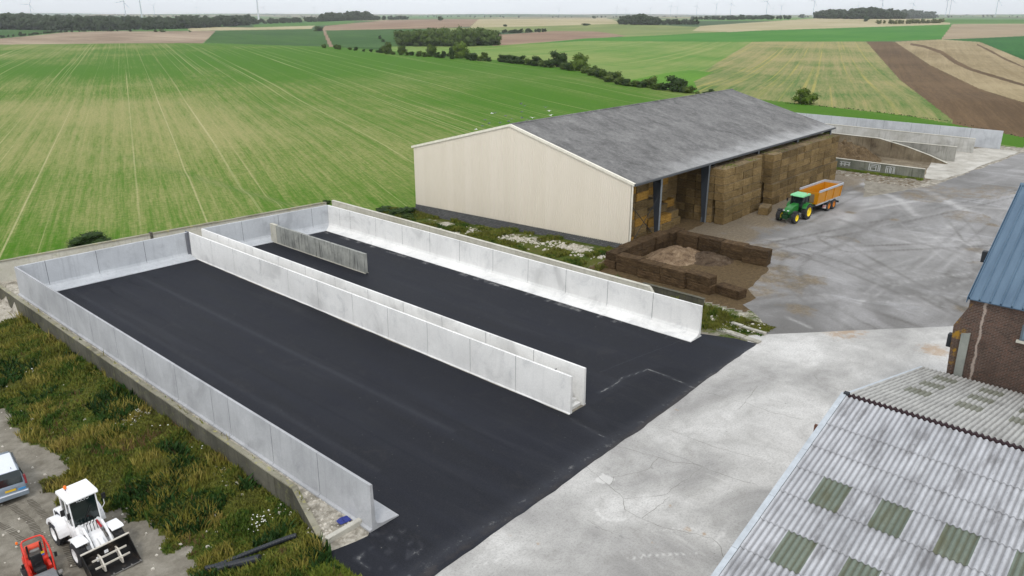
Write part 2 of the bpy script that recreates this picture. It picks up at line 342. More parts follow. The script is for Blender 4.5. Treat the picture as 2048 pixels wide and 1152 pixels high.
def ground_mat():
    k = NT('dirt_and_grass', .95, .15); p = k.pos(); at_ = k.n_sep(k.attr('mask'))
    d = k.ramp(k.noise(p, .9, 8., .7), [(.25, srgb(96, 90, 78)), (.5, srgb(134, 128, 116)), (.75, srgb(164, 158, 146))])
    d = k.mix(k.ma('MULTIPLY', k.ss(k.noise(p, 11., 4., .8), .6, .72), .5), d, srgb(190, 186, 176))
    g = k.ramp(k.noise(p, .5, 8., .75, .8), [(.25, srgb(34, 52, 16)), (.42, srgb(52, 74, 24)), (.55, srgb(84, 88, 38)), (.68, srgb(84, 70, 44)), (.8, srgb(60, 54, 38))])
    g = k.mix(.3, g, k.ramp(k.noise(p, 6., 4., .8), [(.3, srgb(30, 42, 14)), (.7, srgb(120, 124, 52))]))
    gf = k.ss(k.ma('ADD', at_[0], k.ma('MULTIPLY', k.ma('SUBTRACT', k.noise(p, .8, 7., .75), .5), 1.1)), .38, .62)
    c = k.mix(gf, d, g)
    ch = k.ramp(k.noise(p, 2.5, 7., .7), [(.3, srgb(150, 142, 126)), (.7, srgb(214, 208, 196))])
    cf = k.ss(k.ma('ADD', at_[1], k.ma('MULTIPLY', k.ma('SUBTRACT', k.noise(k.vm('ADD', p, (9., 9., 0.)), 1.1, 7., .75), .5), 1.1)), .4, .6)
    c = k.mix(cf, c, ch)
    bf = k.ss(k.ma('ADD', at_[2], k.ma('MULTIPLY', k.ma('SUBTRACT', k.noise(k.vm('ADD', p, (3., 40., 0.)), 1.4, 7., .7), .5), 1.)), .4, .62)
    c = k.mix(bf, c, k.ramp(k.noise(p, 3., 7., .8), [(.3, srgb(62, 50, 36)), (.7, srgb(112, 94, 66))]))
    k.base(c).bump(k.noise(p, 7., 7., .8), .08); return k.m
def grid_terrain():
    tx = np.concatenate([np.arange(-1.3, -.68, .012), np.arange(-.68, .68, .0017), np.arange(.68, 1.3, .012)])
    ys = [12.]
    while ys[-1] < 11800: ys.append(ys[-1] * (1.0075 if ys[-1] < 1500 else 1.02))
    ys = np.array(ys); Y = np.repeat(ys[:, None], len(tx), 1); X = Y * tx[None, :]
    u, v = UV(X, Y); z = terr(u, v); nr, nc = Y.shape
    ii, jj = np.meshgrid(np.arange(nr - 1), np.arange(nc - 1), indexing='ij')
    q = np.stack([ii * nc + jj, ii * nc + jj + 1, (ii + 1) * nc + jj + 1, (ii + 1) * nc + jj], -1).reshape(-1, 4)
    uf, vf, zf = u.ravel(), v.ravel(), z.ravel()
    cu, cv, cz = uf[q].mean(1), vf[q].mean(1), zf[q].mean(1); CX, CY = XY(cu, cv)
    px, py = proj(cu, cv, cz)
    near = ((cu < 56) & (cv < 81.2)) | ((cu >= 56) & (cu < 66) & (cv < 77.5)) | ((cu >= 66) & (cu < 120) & (cv < 78)) | ((cu >= 120) & (cu < 166.5) & (cv < 70))
    near |= (CY < 40) | ((cu > 120) & (cu < 166.5) & (cv < 20)) | ((cu >= 166.5) & (cv < 26.)) & (CY < 170)
    cls = np.full(len(q), -1); names = ['ground', 'farmland', 'wheat_field'] + [f[0] for f in FIELDS]; keys = ['ground', 'far', 'green'] + [f[1] for f in FIELDS]
    by = np.interp(px, [b[0] for b in BND], [b[1] for b in BND])
    cls[:] = 1; cls[(py > by) | (CY < 130)] = 2
    fm = (cls == 1)
    for i, f in enumerate(FIELDS):
        m = fm & inpoly(px, py, f[2]); cls[m] = 3 + i
    # thin far slivers right behind the rim belong to the ploughed land next to them
    cls[near] = 0
    pts = np.stack([uf, vf, zf], 1)
    for ci in range(len(names)):
        m = cls == ci
        if not m.any(): continue
        qq = q[m]; used, inv = np.unique(qq, return_inverse=True); inv = inv.reshape(-1, 4)
        me = bpy.data.meshes.new(names[ci]); me.vertices.add(len(used)); me.vertices.foreach_set('co', pts[used].ravel())
        me.loops.add(len(inv) * 4); me.loops.foreach_set('vertex_index', inv.ravel().astype(np.int32))
        me.polygons.add(len(inv)); me.polygons.foreach_set('loop_start', np.arange(0, len(inv) * 4, 4, dtype=np.int32))
        me.update(calc_edges=True)
        me.polygons.foreach_set('use_smooth', [True] * len(inv))
        o = bpy.data.objects.new(names[ci], me); C.objects.link(o); o['kind'] = 'structure'
        if ci == 0:
            U_, V_ = uf[used], vf[used]; mk = ground_mask(U_, V_); ca = me.color_attributes.new('mask', 'FLOAT_COLOR', 'POINT')
            ca.data.foreach_set('color', mk.ravel()); me.materials.append(ground_mat())
        else: me.materials.append(FM[keys[ci]])
TRACK0 = [at(*p, -2) for p in [(-500, 700), (-40, 790), (20, 835), (55, 880), (110, 905), (150, 925), (105, 962), (110, 1000), (300, 1040), (330, 1090), (400, 1130), (430, 1200), (-100, 1500), (-900, 1200)]]
def ground_mask(u, v):
    global TRACK
    TRACK = TRACK0
    du_ = (vnoise(u, v, .9, 101) - .5) * 1.3 + (vnoise(u, v, .3, 102) - .5) * .5; dv_ = (vnoise(u, v, .9, 103) - .5) * 1.3
    m = np.zeros((len(u), 4)); m[:, 3] = 1
    g = np.zeros(len(u)); ch = np.zeros(len(u)); br = np.zeros(len(u))
    emb = u < wall_u(v) - .13; emb |= (v < 27) & (u < 16.6)
    g[emb] = .85; t = inpoly(u + du_, v + dv_, TRACK); g[t & emb] = .16
    g[emb & (v < 29.3) & (u > 10.5) & (u < 15.5) & (v < 28.4)] = .62
    strip = (~emb) & (u < 19.5); ch[strip] = .52
    back = (v > 74) & (v < 82) & (u < 56); g[back] = .15; ch[back] = .55
    wst = (u > 52.3) & (u < 66) & (v > 33); g[wst] = .72; ch[wst] = (.1 + .42 * sst(u, 61., 63.) * (.4 + .9 * vnoise(u, v, 3, 130)))[wst] * (1 - sst(u, 64.5, 66))[wst]
    g[wst & (v > 72)] = .95
    g[(u > 51.8) & (u < 60) & (v < 33)] = .55; ch[(u > 56) & (u < 61) & (v < 33)] = .45
    inn = (u > 66) & (u < 120) & (v > 41.5); br[inn] = .8; g[inn] = 0
    fr = (u >= 118) & (u < 166.5); ch[fr] = .45; g[fr] = .3; br[fr & (v > 30)] = .5
    pen = (u > 58) & (u < 74) & (v > 26) & (v < 43); br[pen] = .75; ch[pen] = .2; g[pen] = 0.05
    m[:, 0] = g; m[:, 1] = ch; m[:, 2] = br; return m
grid_terrain()
# ------------------------------------------------------------------ paved sheets: polygon cut into a grid, stains painted per vertex
def clip_cell(poly, x0, x1, y0, y1):
    def cl(p, f, g):
        o = []
        for i in range(len(p)):
            a, b = p[i - 1], p[i]; ia, ib = f(a) >= 0, f(b) >= 0
            if ia != ib:
                t = f(a) / (f(a) - f(b)); o.append((a[0] + (b[0] - a[0]) * t, a[1] + (b[1] - a[1]) * t))
            if ib: o.append(b)
        return o
    for f in (lambda p: p[0] - x0, lambda p: x1 - p[0], lambda p: p[1] - y0, lambda p: y1 - p[1]):
        if len(poly) < 3: return []
        poly = cl(poly, f, None)
    return poly if len(poly) >= 3 else []
def jitter(poly, step, amp, seed=1, skip=()):
    r = random.Random(seed); o = []
    for i in range(len(poly)):
        a, b = poly[i], poly[(i + 1) % len(poly)]; L = math.hypot(b[0] - a[0], b[1] - a[1]); n = max(1, int(L / step)); am = 0 if i in skip else amp
        w = 0
        for j in range(n):
            t = j / n; w = w * .6 + r.uniform(-am, am); nx, ny = -(b[1] - a[1]) / L, (b[0] - a[0]) / L
            k = 0 if j == 0 else w; o.append((a[0] + (b[0] - a[0]) * t + nx * k, a[1] + (b[1] - a[1]) * t + ny * k))
    return o
def sheet(name, poly, z, res, mat, paint):
    xs = [p[0] for p in poly]; ys = [p[1] for p in poly]; x0, x1, y0, y1 = min(xs), max(xs), min(ys), max(ys)
    nx = int((x1 - x0) / res) + 1; ny = int((y1 - y0) / res) + 1
    gx = x0 + np.arange(nx + 1) * res; gy = y0 + np.arange(ny + 1) * res; XX, YY = np.meshgrid(gx, gy, indexing='ij')
    ins = inpoly(XX, YY, poly); full = ins[:-1, :-1] & ins[1:, :-1] & ins[:-1, 1:] & ins[1:, 1:]; anyc = ins[:-1, :-1] | ins[1:, :-1] | ins[:-1, 1:] | ins[1:, 1:]
    touch = np.zeros_like(full)
    for i in range(len(poly)):
        a, b = poly[i], poly[(i + 1) % len(poly)]; n = int(math.hypot(b[0] - a[0], b[1] - a[1]) / res * 3) + 2
        for t in np.linspace(0, 1, n):
            touch[min(nx - 1, int((a[0] + (b[0] - a[0]) * t - x0) / res)), min(ny - 1, int((a[1] + (b[1] - a[1]) * t - y0) / res))] = True
    full &= ~touch; bd = (anyc | touch) & ~full
    vid = {}; vs = []; fs = []
    def vi(p):
        k = (round(p[0], 4), round(p[1], 4))
        if k not in vid: vid[k] = len(vs); vs.append(p)
        return vid[k]
    for i, j in zip(*np.nonzero(full)):
        fs.append((vi((gx[i], gy[j])), vi((gx[i + 1], gy[j])), vi((gx[i + 1], gy[j + 1])), vi((gx[i], gy[j + 1]))))
    for i, j in zip(*np.nonzero(bd)):
        c = clip_cell(poly, gx[i], gx[i + 1], gy[j], gy[j + 1])
        if c:
            f = []
            for p in c:
                k = vi(p)
                if k not in f: f.append(k)
            if len(f) >= 3: fs.append(tuple(f))
    a = np.array(vs); me = bpy.data.meshes.new(name); me.from_pydata([(p[0], p[1], z) for p in vs], [], fs); me.materials.append(mat)
    ca = me.color_attributes.new('mask', 'FLOAT_COLOR', 'POINT'); m = np.zeros((len(vs), 4)); m[:, 3] = 1; m[:, :3] = paint(a[:, 0], a[:, 1]).T
    ca.data.foreach_set('color', m.ravel()); o = bpy.data.objects.new(name, me); C.objects.link(o); o['kind'] = 'structure'; return o
def ragged(k, a, p, sc_, seed, lo=.38, hi=.64, amp=1.0, det=7.):
    return k.ss(k.ma('ADD', a, k.ma('MULTIPLY', k.ma('SUBTRACT', k.noise(k.vm('ADD', p, (seed, seed * 2., 0.)), sc_, det, .72), .5), amp)), lo, hi)
def asphalt_mat():
    k = NT('fresh_asphalt', .62, .12); p = k.pos(); at_ = k.n_sep(k.attr('mask'))
    st = k.noise(k.vm('MULTIPLY', p, (.8, .05, 0)), 1., 6., .65)
    c = k.ramp(st, [(.3, srgb(24, 25, 29)), (.7, srgb(39, 41, 48))])
    c = k.mix(k.ma('MULTIPLY', k.ss(k.noise(p, .25, 6., .6), .4, .7), .4), c, srgb(25, 27, 36))
    c = k.mix(k.ma('MULTIPLY', k.ss(k.noise(p, 12., 6., .9), .46, .62), .45), c, srgb(50, 52, 58))
    c = k.mix(k.ma('MULTIPLY', ragged(k, at_[0], p, .9, 4.), .45), c, srgb(72, 65, 60))
    c = k.mix(k.ma('MULTIPLY', ragged(k, at_[1], p, 2.2, 8., .4, .7), .75), c, srgb(150, 148, 144))
    c = k.mix(k.ma('MULTIPLY', at_[2], .6), c, srgb(15, 17, 22))
    c = k.mix(k.ma('MULTIPLY', k.ma('MULTIPLY', at_[1], k.noise(p, 1.5, 6., .7)), .55), c, srgb(104, 106, 112))
    c = k.mix(k.ma('MULTIPLY', k.ss(k.noise(k.vm('MULTIPLY', k.vm('ADD', p, (3., 60., 0.)), (.5, .06, 0)), .9, 8., .75, .6), .5, .72), .28), c, srgb(60, 61, 65))
    c = k.mix(k.ma('MULTIPLY', k.ss(k.noise(k.vm('ADD', p, (33., 6., 0.)), .5, 8., .75, .8), .54, .7), .3), c, srgb(58, 56, 56))
    c = k.mix(k.ma('MULTIPLY', k.ss(k.noise(k.vm('ADD', p, (3., 6., 0.)), 5., 2., .5), .74, .78), .35), c, srgb(140, 138, 132))
    k.base(c).bump(k.noise(p, 30., 4., .8), .01)
    k.put(k.b.inputs['Roughness'], k.ma('ADD', .5, k.ma('MULTIPLY', st, .3))); return k.m
def apron_mat():
    k = NT('worn_pale_concrete', .8, .3); p = k.pos(); at_ = k.n_sep(k.attr('mask'))
    c = k.ramp(k.noise(p, .16, 8., .62, .5), [(.34, srgb(150, 148, 145)), (.5, srgb(180, 178, 174)), (.66, srgb(208, 206, 202))])
    c = k.mix(k.ma('MULTIPLY', k.ss(k.noise(k.vm('MULTIPLY', p, (.25, 1.4, 0)), .8, 7., .7), .5, .8), .35), c, srgb(140, 138, 134))
    c = k.mix(k.ma('MULTIPLY', k.ss(k.noise(p, 9., 6., .88), .46, .62), .42), c, srgb(118, 116, 112))
    c = k.mix(k.ma('MULTIPLY', k.ss(k.noise(k.vm('ADD', p, (77., 5., 0.)), .7, 9., .8, .7), .45, .85), .6), c, srgb(130, 127, 121))
    c = k.mix(k.ma('MULTIPLY', k.ss(k.noise(k.vm('MULTIPLY', k.vm('ADD', p, (7., 5., 0.)), (1., .22, 0)), 1.2, 8., .75, .5), .55, .75), .4), c, srgb(212, 210, 205))
    c = k.mix(k.ma('MULTIPLY', k.ss(k.noise(k.vm('ADD', p, (1., 55., 0.)), 3.5, 3., .6), .68, .74), .55), c, srgb(104, 102, 98))
    c = k.mix(k.ma('MULTIPLY', ragged(k, at_[0], p, 1.3, 4.), .6), c, srgb(156, 124, 84))
    c = k.mix(k.ma('MULTIPLY', ragged(k, at_[1], p, 2.2, 8., .4, .7), .6), c, srgb(212, 210, 206))
    c = k.mix(k.ma('MULTIPLY', ragged(k, at_[2], p, 1.8, 12., .4, .8), .62), c, srgb(92, 92, 92))
    k.base(c).bump(k.noise(p, 20., 5., .7), .01); return k.m
def yard_mat():
    k = NT('tracked_grey_yard', .7, .35); p = k.pos(); at_ = k.n_sep(k.attr('mask'))
    c = k.ramp(k.noise(p, .09, 8., .66, 1.), [(.32, srgb(98, 96, 93)), (.5, srgb(127, 125, 123)), (.68, srgb(158, 156, 155))])
    sw = k.vm('MULTIPLY', p, (.12, .7, 0)); c = k.mix(k.ma('MULTIPLY', k.ss(k.noise(sw, .7, 7., .7, 1.2), .5, .75), .4), c, srgb(120, 118, 116))
    c = k.mix(k.ma('MULTIPLY', k.ss(k.noise(k.vm('MULTIPLY', k.vm('ADD', p, (50., 20., 0.)), (.5, .1, 0)), .8, 7., .7, 1.5), .54, .74), .42), c, srgb(188, 188, 190))
    c = k.mix(k.ma('MULTIPLY', k.ss(k.noise(p, 7., 6., .85), .45, .65), .45), c, srgb(88, 86, 82))
    c = k.mix(k.ma('MULTIPLY', ragged(k, at_[0], p, .8, 4., .3, .6), .9), c, k.ramp(k.noise(p, 3.2, 7., .8), [(.3, srgb(78, 66, 50)), (.5, srgb(112, 98, 76)), (.7, srgb(150, 136, 110))]))
    fn = k.ma('ADD', .0, k.ma('MULTIPLY', 1.9, k.noise(k.vm('ADD', p, (8., 3., 0.)), 2.8, 7., .88))); c = k.mix(k.ss(k.ma('MULTIPLY', at_[1], fn), .1, .95), c, srgb(198, 196, 193))
    c = k.mix(k.ss(k.ma('MULTIPLY', at_[2], fn), .08, .9), c, srgb(78, 74, 68))
    k.base(c).bump(k.noise(p, 9., 6., .75), .03); return k.m
def paint_asph(u, v):
    r = sst(26.5 - v, 0, 5) * .25 * sst(u, 30, 42) + .5 * np.exp(-((v - 22.0) / .5) ** 2)
    w = .4 * np.exp(-((v - 22.1 - .5 * vnoise(u, v, 3, 2)) / .55) ** 2)
    for pts, a, wd in ASP_LINES: w = np.maximum(w, a * np.exp(-(dline(u, v, pts) / wd) ** 2))
    w = np.maximum(w, .42 * (np.hypot(u - 18.6, (v - 24.6)) < 1.6) * (vnoise(u, v, .35, 6) > .72))
    w = np.maximum(w, .5 * (np.abs(u - 49.2) < .5) * (vnoise(u, v, .5, 9) > .55) * (v > 28))
    d = .0 * u
    d = np.maximum(d, .55 * np.exp(-((u - 24.7) / .09) ** 2) * (v > 24)); d = np.maximum(d, .5 * np.exp(-((u - 29.) / .08) ** 2) * (v > 24)); d = np.maximum(d, .4 * np.exp(-((u - 44.5) / .1) ** 2) * (v > 24))
    w = np.maximum(w, .33 * np.exp(-((u - 28.2) / .2) ** 2) * (v > 30))
    w = np.maximum(w, .28 * np.exp(-((u - 22.5) / .15) ** 2) * (v > 30))
    d = np.maximum(d, .5 * inpoly(u, v, [(36.2, 26.), (44.5, 25.6), (45.3, 22.2), (34, 22)]))
    return np.stack([r, w, d])
ASP_LINES = [([at(*p) for p in [(1198, 785), (1222, 775), (1245, 756), (1270, 748), (1296, 739), (1340, 755), (1392, 778)]], .62, .12),
             ([at(*p) for p in [(1140, 838), (1180, 860), (1240, 890)]], .5, .1)]
asph = [(15.2, 25.4), (15.3, 21.3), (18.86, 21.63), (35, 21.9), (52.6, 22.4), (52.4, 24.), (51.6, 26.1), (50.9, 27.5), (50.9, 75.2), (36.2, 75.2), (36.2, 26.2), (34.4, 26.2), (34.4, 75.2), (19.2, 75.2), (19.2, 26.5), (18.6, 26.1), (16.7, 26.5)]
ASPH_P = jitter(asph, .6, .05, 3)
sheet('asphalt_pavement', ASPH_P, .018, .18, asphalt_mat(), paint_asph)
DK = [([at(*p) for p in L], a, w) for L, a, w in [
 ([(1190, 920), (1260, 965), (1310, 990)], .5, .25), ([(1240, 900), (1300, 935)], .5, .15), ([(1320, 960), (1350, 980)], .4, .2), ([(1180, 1050), (1225, 1068), (1255, 1078)], .6, .1),
 ([(1100, 1010), (1140, 1035)], .4, .3), ([(1270, 885), (1320, 870)], .5, .08), ([(1600, 760), (1640, 830), (1650, 900)], .35, .5), ([(1680, 740), (1700, 800)], .3, .4), ([(1480, 900), (1600, 1000)], .3, .8), ([(1350, 1100), (1500, 1060)], .3, .9)]]
BR = [(at(1340, 1012), .3), (at(1375, 1060), .4), (at(1410, 1068), .3), (at(1305, 1085), .25), (at(1018, 1072), .3), (at(1078, 1087), .25), (at(1355, 820), .25), (at(1340, 898), .25), (at(1438, 1132), .3), (at(1680, 660), 3.), (at(1870, 700), 2.)]
def paint_apron(u, v):
    r = np.zeros(len(u)); d = np.zeros(len(u)); w = .25 * vnoise(u, v, 6, 21)
    for (a, b), s in BR: r = np.maximum(r, .62 * np.exp(-((np.hypot(u - a, v - b)) / s) ** 2))
    for pts, a, wd in DK: d = np.maximum(d, a * np.exp(-(dline(u, v, pts) / wd) ** 2))
    w = np.maximum(w, .8 * inpoly(u, v, [at(*p) for p in [(1185, 955), (1215, 947), (1232, 962), (1205, 972)]]))
    d = np.maximum(d, .28 * vnoise(u, v, 4, 31)); rr = random.Random(5)
    for i in range(26):
        a_ = (rr.uniform(14, 55), rr.uniform(14, 21)); b_ = (rr.uniform(20, 64), rr.uniform(-2, 14)); c_ = ((a_[0] + b_[0]) / 2 + rr.uniform(-5, 5), (a_[1] + b_[1]) / 2 + rr.uniform(-4, 4)); L_ = [((1 - t) ** 2 * a_[0] + 2 * t * (1 - t) * c_[0] + t * t * b_[0], (1 - t) ** 2 * a_[1] + 2 * t * (1 - t) * c_[1] + t * t * b_[1]) for t in np.linspace(0, 1, 9)]
        g_ = rr.uniform(.25, .5) * np.exp(-((dline(u, v, L_) - .9) / rr.uniform(.12, .3)) ** 2) * sst(vnoise(u, v, 3., 300 + i), .35, .8)
        if i % 3: d = np.maximum(d, g_)
        else: w = np.maximum(w, g_ * 1.4)
    return np.stack([r, w, d])
apron = [(3, 21.9), (3, -14), (66, -14), (66.6, 12.2), (66.2, 12.4), (55.6, 21.9), (53.6, 23.6), (52.2, 23.0), (50, 22.6), (20, 22.0)]
sheet('concrete_pavement', jitter(apron, 1., .02, 5), .012, .22, apron_mat(), paint_apron)
def yardp(l): return [at(*p) for p in l]
CH = [(yardp(L), a, w) for L, a, w in [
 ([(1677, 655), (1690, 640), (1710, 610), (1760, 560), (1830, 505), (1870, 480)], .3, .3),
 ([(1700, 618), (1780, 575), (1830, 560), (1880, 553), (1950, 545)], .36, .25), ([(1770, 605), (1830, 590), (1900, 572), (1940, 560)], .32, .25),
 ([(1860, 490), (1900, 450), (1940, 420), (1990, 380)], .34, .5), ([(1800, 540), (1850, 500), (1920, 440)], .3, .45), ([(1575, 635), (1620, 655)], .5, .3),
 ([(1920, 480), (1945, 495), (1960, 510)], .55, .3), ([(1700, 385), (1780, 372), (1850, 380), (1930, 420)], .55, 1.2), ([(1720, 420), (1840, 400), (1960, 415), (2048, 420)], .45, .8), ([(1640, 590), (1655, 592)], .5, .3),
 ([(1530, 480), (1570, 478)], .6, .6), ([(1500, 500), (1560, 492)], .55, .6), ([(1535, 540), (1560, 548)], .55, .5), ([(1690, 350), (1740, 375), (1800, 400), (1830, 430)], .5, .9), ([(1650, 470), (1720, 420), (1760, 380)], .35, 1.2)]]
DY = [(yardp(L), a, w) for L, a, w in [
 ([(1600, 520), (1680, 490), (1740, 455), (1790, 425)], .5, .7), ([(1560, 560), (1650, 520), (1760, 470)], .35, .9), ([(1570, 545), (1600, 580), (1640, 590)], .45, .8),
 ([(1680, 440), (1800, 478), (1900, 500), (1960, 520)], .45, .8), ([(1500, 600), (1560, 590), (1640, 590)], .5, .6), ([(1820, 650), (1900, 640), (1940, 600)], .4, 2.), ([(1690, 480), (1790, 520)], .3, 1.)]]
def paint_yard(u, v):
    r = .8 * sst(v, 31.5, 37.5) * (u > 70) * (1 - sst(u, 86, 94) * (1 - sst(v, 35, 38))) * (u < 122) * (.55 + .5 * vnoise(u, v, 2.2, 14))
    r = np.maximum(r, .66 * (1 - sst(np.abs(v - 36), 3, 7)) * (1 - sst(u, 76, 86)) * (.55 + .5 * vnoise(u, v, 2.5, 15)))
    r = np.maximum(r, .62 * (1 - sst(u, 60, 69)) * sst(v, 23, 30)); r = np.maximum(r, .6 * (1 - sst(np.hypot((u - 66) / 9, (v - 29) / 7), .4, 1.1)) * (.6 + .5 * vnoise(u, v, 1.6, 16))); r = np.maximum(r, .42 * (vnoise(u, v, 7, 44) > .7) * (u > 85))
    for (a, b), s in [(at(1620, 560), 2.5), (at(1600, 620), 2.), (at(1560, 510), 2.5), (at(1790, 440), 1.), (at(1730, 380), 3.), (at(1930, 620), 1.5), (at(1950, 500), 1.5), (at(1985, 450), 1.2), (at(1830, 390), 3.), (at(1700, 425), 1.)]: r = np.maximum(r, .6 * np.exp(-((np.hypot(u - a, v - b)) / s) ** 2))
    w = .04 + .26 * vnoise(u, v, 7, 22); d = .1 + .34 * vnoise(u, v, 4, 41)
    for pts, a, wd in CH: w = np.maximum(w, a * np.exp(-(dline(u, v, pts) / wd) ** 2))
    rr = random.Random(77)
    tw = 0 * u; td = 0 * u
    for i in range(34):
        a_ = (rr.uniform(56, 100), rr.uniform(12, 40)); b_ = (rr.uniform(95, 160), rr.uniform(-5, 30)); c_ = ((a_[0] + b_[0]) / 2 + rr.uniform(-12, 12), (a_[1] + b_[1]) / 2 + rr.uniform(-10, 10))
        if i % 3 == 0: b_ = (rr.uniform(58, 90), rr.uniform(-8, 14)); a_ = (rr.uniform(66, 110), rr.uniform(20, 38)); c_ = ((a_[0] + b_[0]) / 2 + rr.uniform(-8, 8), (a_[1] + b_[1]) / 2 + rr.uniform(-8, 8))
        am = rr.uniform(.12, .34); wd = rr.uniform(.15, .35); L_ = []
        for t in np.linspace(0, 1, 11): L_.append(((1 - t) ** 2 * a_[0] + 2 * t * (1 - t) * c_[0] + t * t * b_[0], (1 - t) ** 2 * a_[1] + 2 * t * (1 - t) * c_[1] + t * t * b_[1]))
        dd = dline(u, v, L_); g_ = am * np.exp(-((dd - .95) / wd) ** 2) * (.3 + .9 * vnoise(u, v, 3.2, 200 + i))
        if i % 5 < 3: tw = np.maximum(tw, g_)
        else: td = np.maximum(td, g_)
    w = (w + tw * .6) * (1 - .75 * np.clip(r, 0, 1)); d = d + td * 1.2
    for pts, a, wd in DY: d = np.maximum(d, a * np.exp(-(dline(u, v, pts) / wd) ** 2))
    return np.stack([r, w, d])
yard = [(54.5, 22.6), (57.5, 24.5), (59.5, 27.0), (61.8, 26.9), (63.5, 28.5), (70, 29.5), (74, 33.5), (76, 42.6), (119, 42.6), (121, 38), (107.5, 33.5), (122, 28.6), (164, 24.5), (190, 20), (190, -30), (60, -14), (64, 10)]
sheet('yard_road', jitter(yard, 1., .18, 9), .006, .32, yard_mat(), paint_yard)
# cracks and the pale patch in the pavement, as thin ragged ribbons
def ribbons(name, lines, width, z, mat, seed=1):
    r = random.Random(seed); m = MB()
    for L in lines:
        pts = []
        for i in range(len(L) - 1):
            a, b = L[i], L[i + 1]; n = max(2, int(math.hypot(b[0] - a[0], b[1] - a[1]) / .35))
            for j in range(n):
                t = j / n; pts.append((a[0] + (b[0] - a[0]) * t + r.uniform(-.06, .06), a[1] + (b[1] - a[1]) * t + r.uniform(-.06, .06)))
        pts.append(L[-1]); vs = []
        for i, p in enumerate(pts):
            q0, q1 = pts[max(0, i - 1)], pts[min(len(pts) - 1, i + 1)]; dx, dy = q1[0] - q0[0], q1[1] - q0[1]; l = math.hypot(dx, dy) + 1e-6
            w = width * r.uniform(.3, 1.) / 2; vs += [(p[0] - dy / l * w, p[1] + dx / l * w, z), (p[0] + dy / l * w, p[1] - dx / l * w, z)]
        m.add(vs, [(2 * i, 2 * i + 1, 2 * i + 3, 2 * i + 2) for i in range(len(pts) - 1)])
    o = m.build(name, mat); o['kind'] = 'structure'; return o
px_ = lambda L: [at(*p) for p in L]
ZR = lambda L: [at(1100 + x * 600 / 1299, 620 + y * 532 / 1152) for x, y in L]
ribbons('pavement_cracks', [ZR(L) for L in [
 [(290, 590), (400, 620), (470, 640), (540, 662), (620, 665), (700, 695), (800, 730), (900, 760)], [(470, 640), (445, 665), (430, 690), (330, 715), (280, 725), (262, 760)],
 [(510, 622), (570, 640), (655, 680)], [(655, 680), (600, 730), (545, 760), (500, 800), (420, 808), (322, 818)], [(150, 672), (200, 715), (262, 765), (322, 818), (325, 868)], [(325, 868), (400, 905), (500, 945), (600, 965), (700, 990), (740, 1030), (760, 1090)],
 [(630, 345), (760, 380), (860, 408), (950, 440), (1090, 475)], [(450, 500), (560, 535), (700, 590), (880, 640)], [(180, 925), (230, 950), (275, 970)], [(400, 905), (520, 810)], [(820, 430), (900, 330)], [(1140, 280), (1180, 320), (1260, 350)]]], .036, .0165, simple('crack_dark', srgb(130, 128, 122), .95))
ribbons('asphalt_seams', [px_([(1400, 668), (1300, 705), (1200, 745)])], .03, .0225, simple('seam_grey', srgb(70, 72, 78), .9))
# ================================================================== silo walls
M_PRE = concrete('pale_precast_concrete', srgb(220, 219, 216), srgb(238, 237, 234), .12, srgb(156, 158, 160), .5, patch=.55, bump=.004)
M_PREG = concrete('grey_precast_concrete', srgb(178, 181, 185), srgb(200, 203, 206), .35, srgb(136, 138, 142), .5, patch=.45, bump=.004)
M_PREL = concrete('bluish_grey_precast', srgb(156, 157, 159), srgb(182, 183, 185), .3, srgb(124, 124, 128), .5, patch=.4, bump=.004)
M_WHITE = concrete('chalk_white_footing', srgb(206, 205, 202), srgb(230, 230, 228), 0, srgb(140, 136, 128), .7, bump=.006)
M_OLD = concrete('old_weathered_concrete', srgb(66, 65, 57), srgb(106, 103, 91), 1., srgb(58, 56, 46), .6, lichen=(srgb(128, 128, 78), .35), bump=.02)
M_OLDB = concrete('beige_old_concrete', srgb(186, 182, 168), srgb(208, 205, 194), .35, srgb(120, 116, 98), .35, lichen=(srgb(150, 152, 112), .35), bump=.015)
M_PLANK = concrete('stained_plank_concrete', srgb(126, 128, 124), srgb(178, 178, 170), 1., srgb(56, 58, 58), .7, scale=1.6, bump=.012)
M_SEAL = simple('joint_filler', srgb(74, 76, 82), .9)
M_LICH = concrete('lichen_coping', srgb(128, 124, 108), srgb(164, 160, 142), 0, srgb(62, 58, 40), .8, lichen=(srgb(172, 166, 96), .75), bump=.02)
M_SAND = concrete('patched_concrete_face', srgb(150, 146, 134), srgb(196, 192, 182), .7, srgb(86, 82, 68), .7, patch=.6, bump=.015)
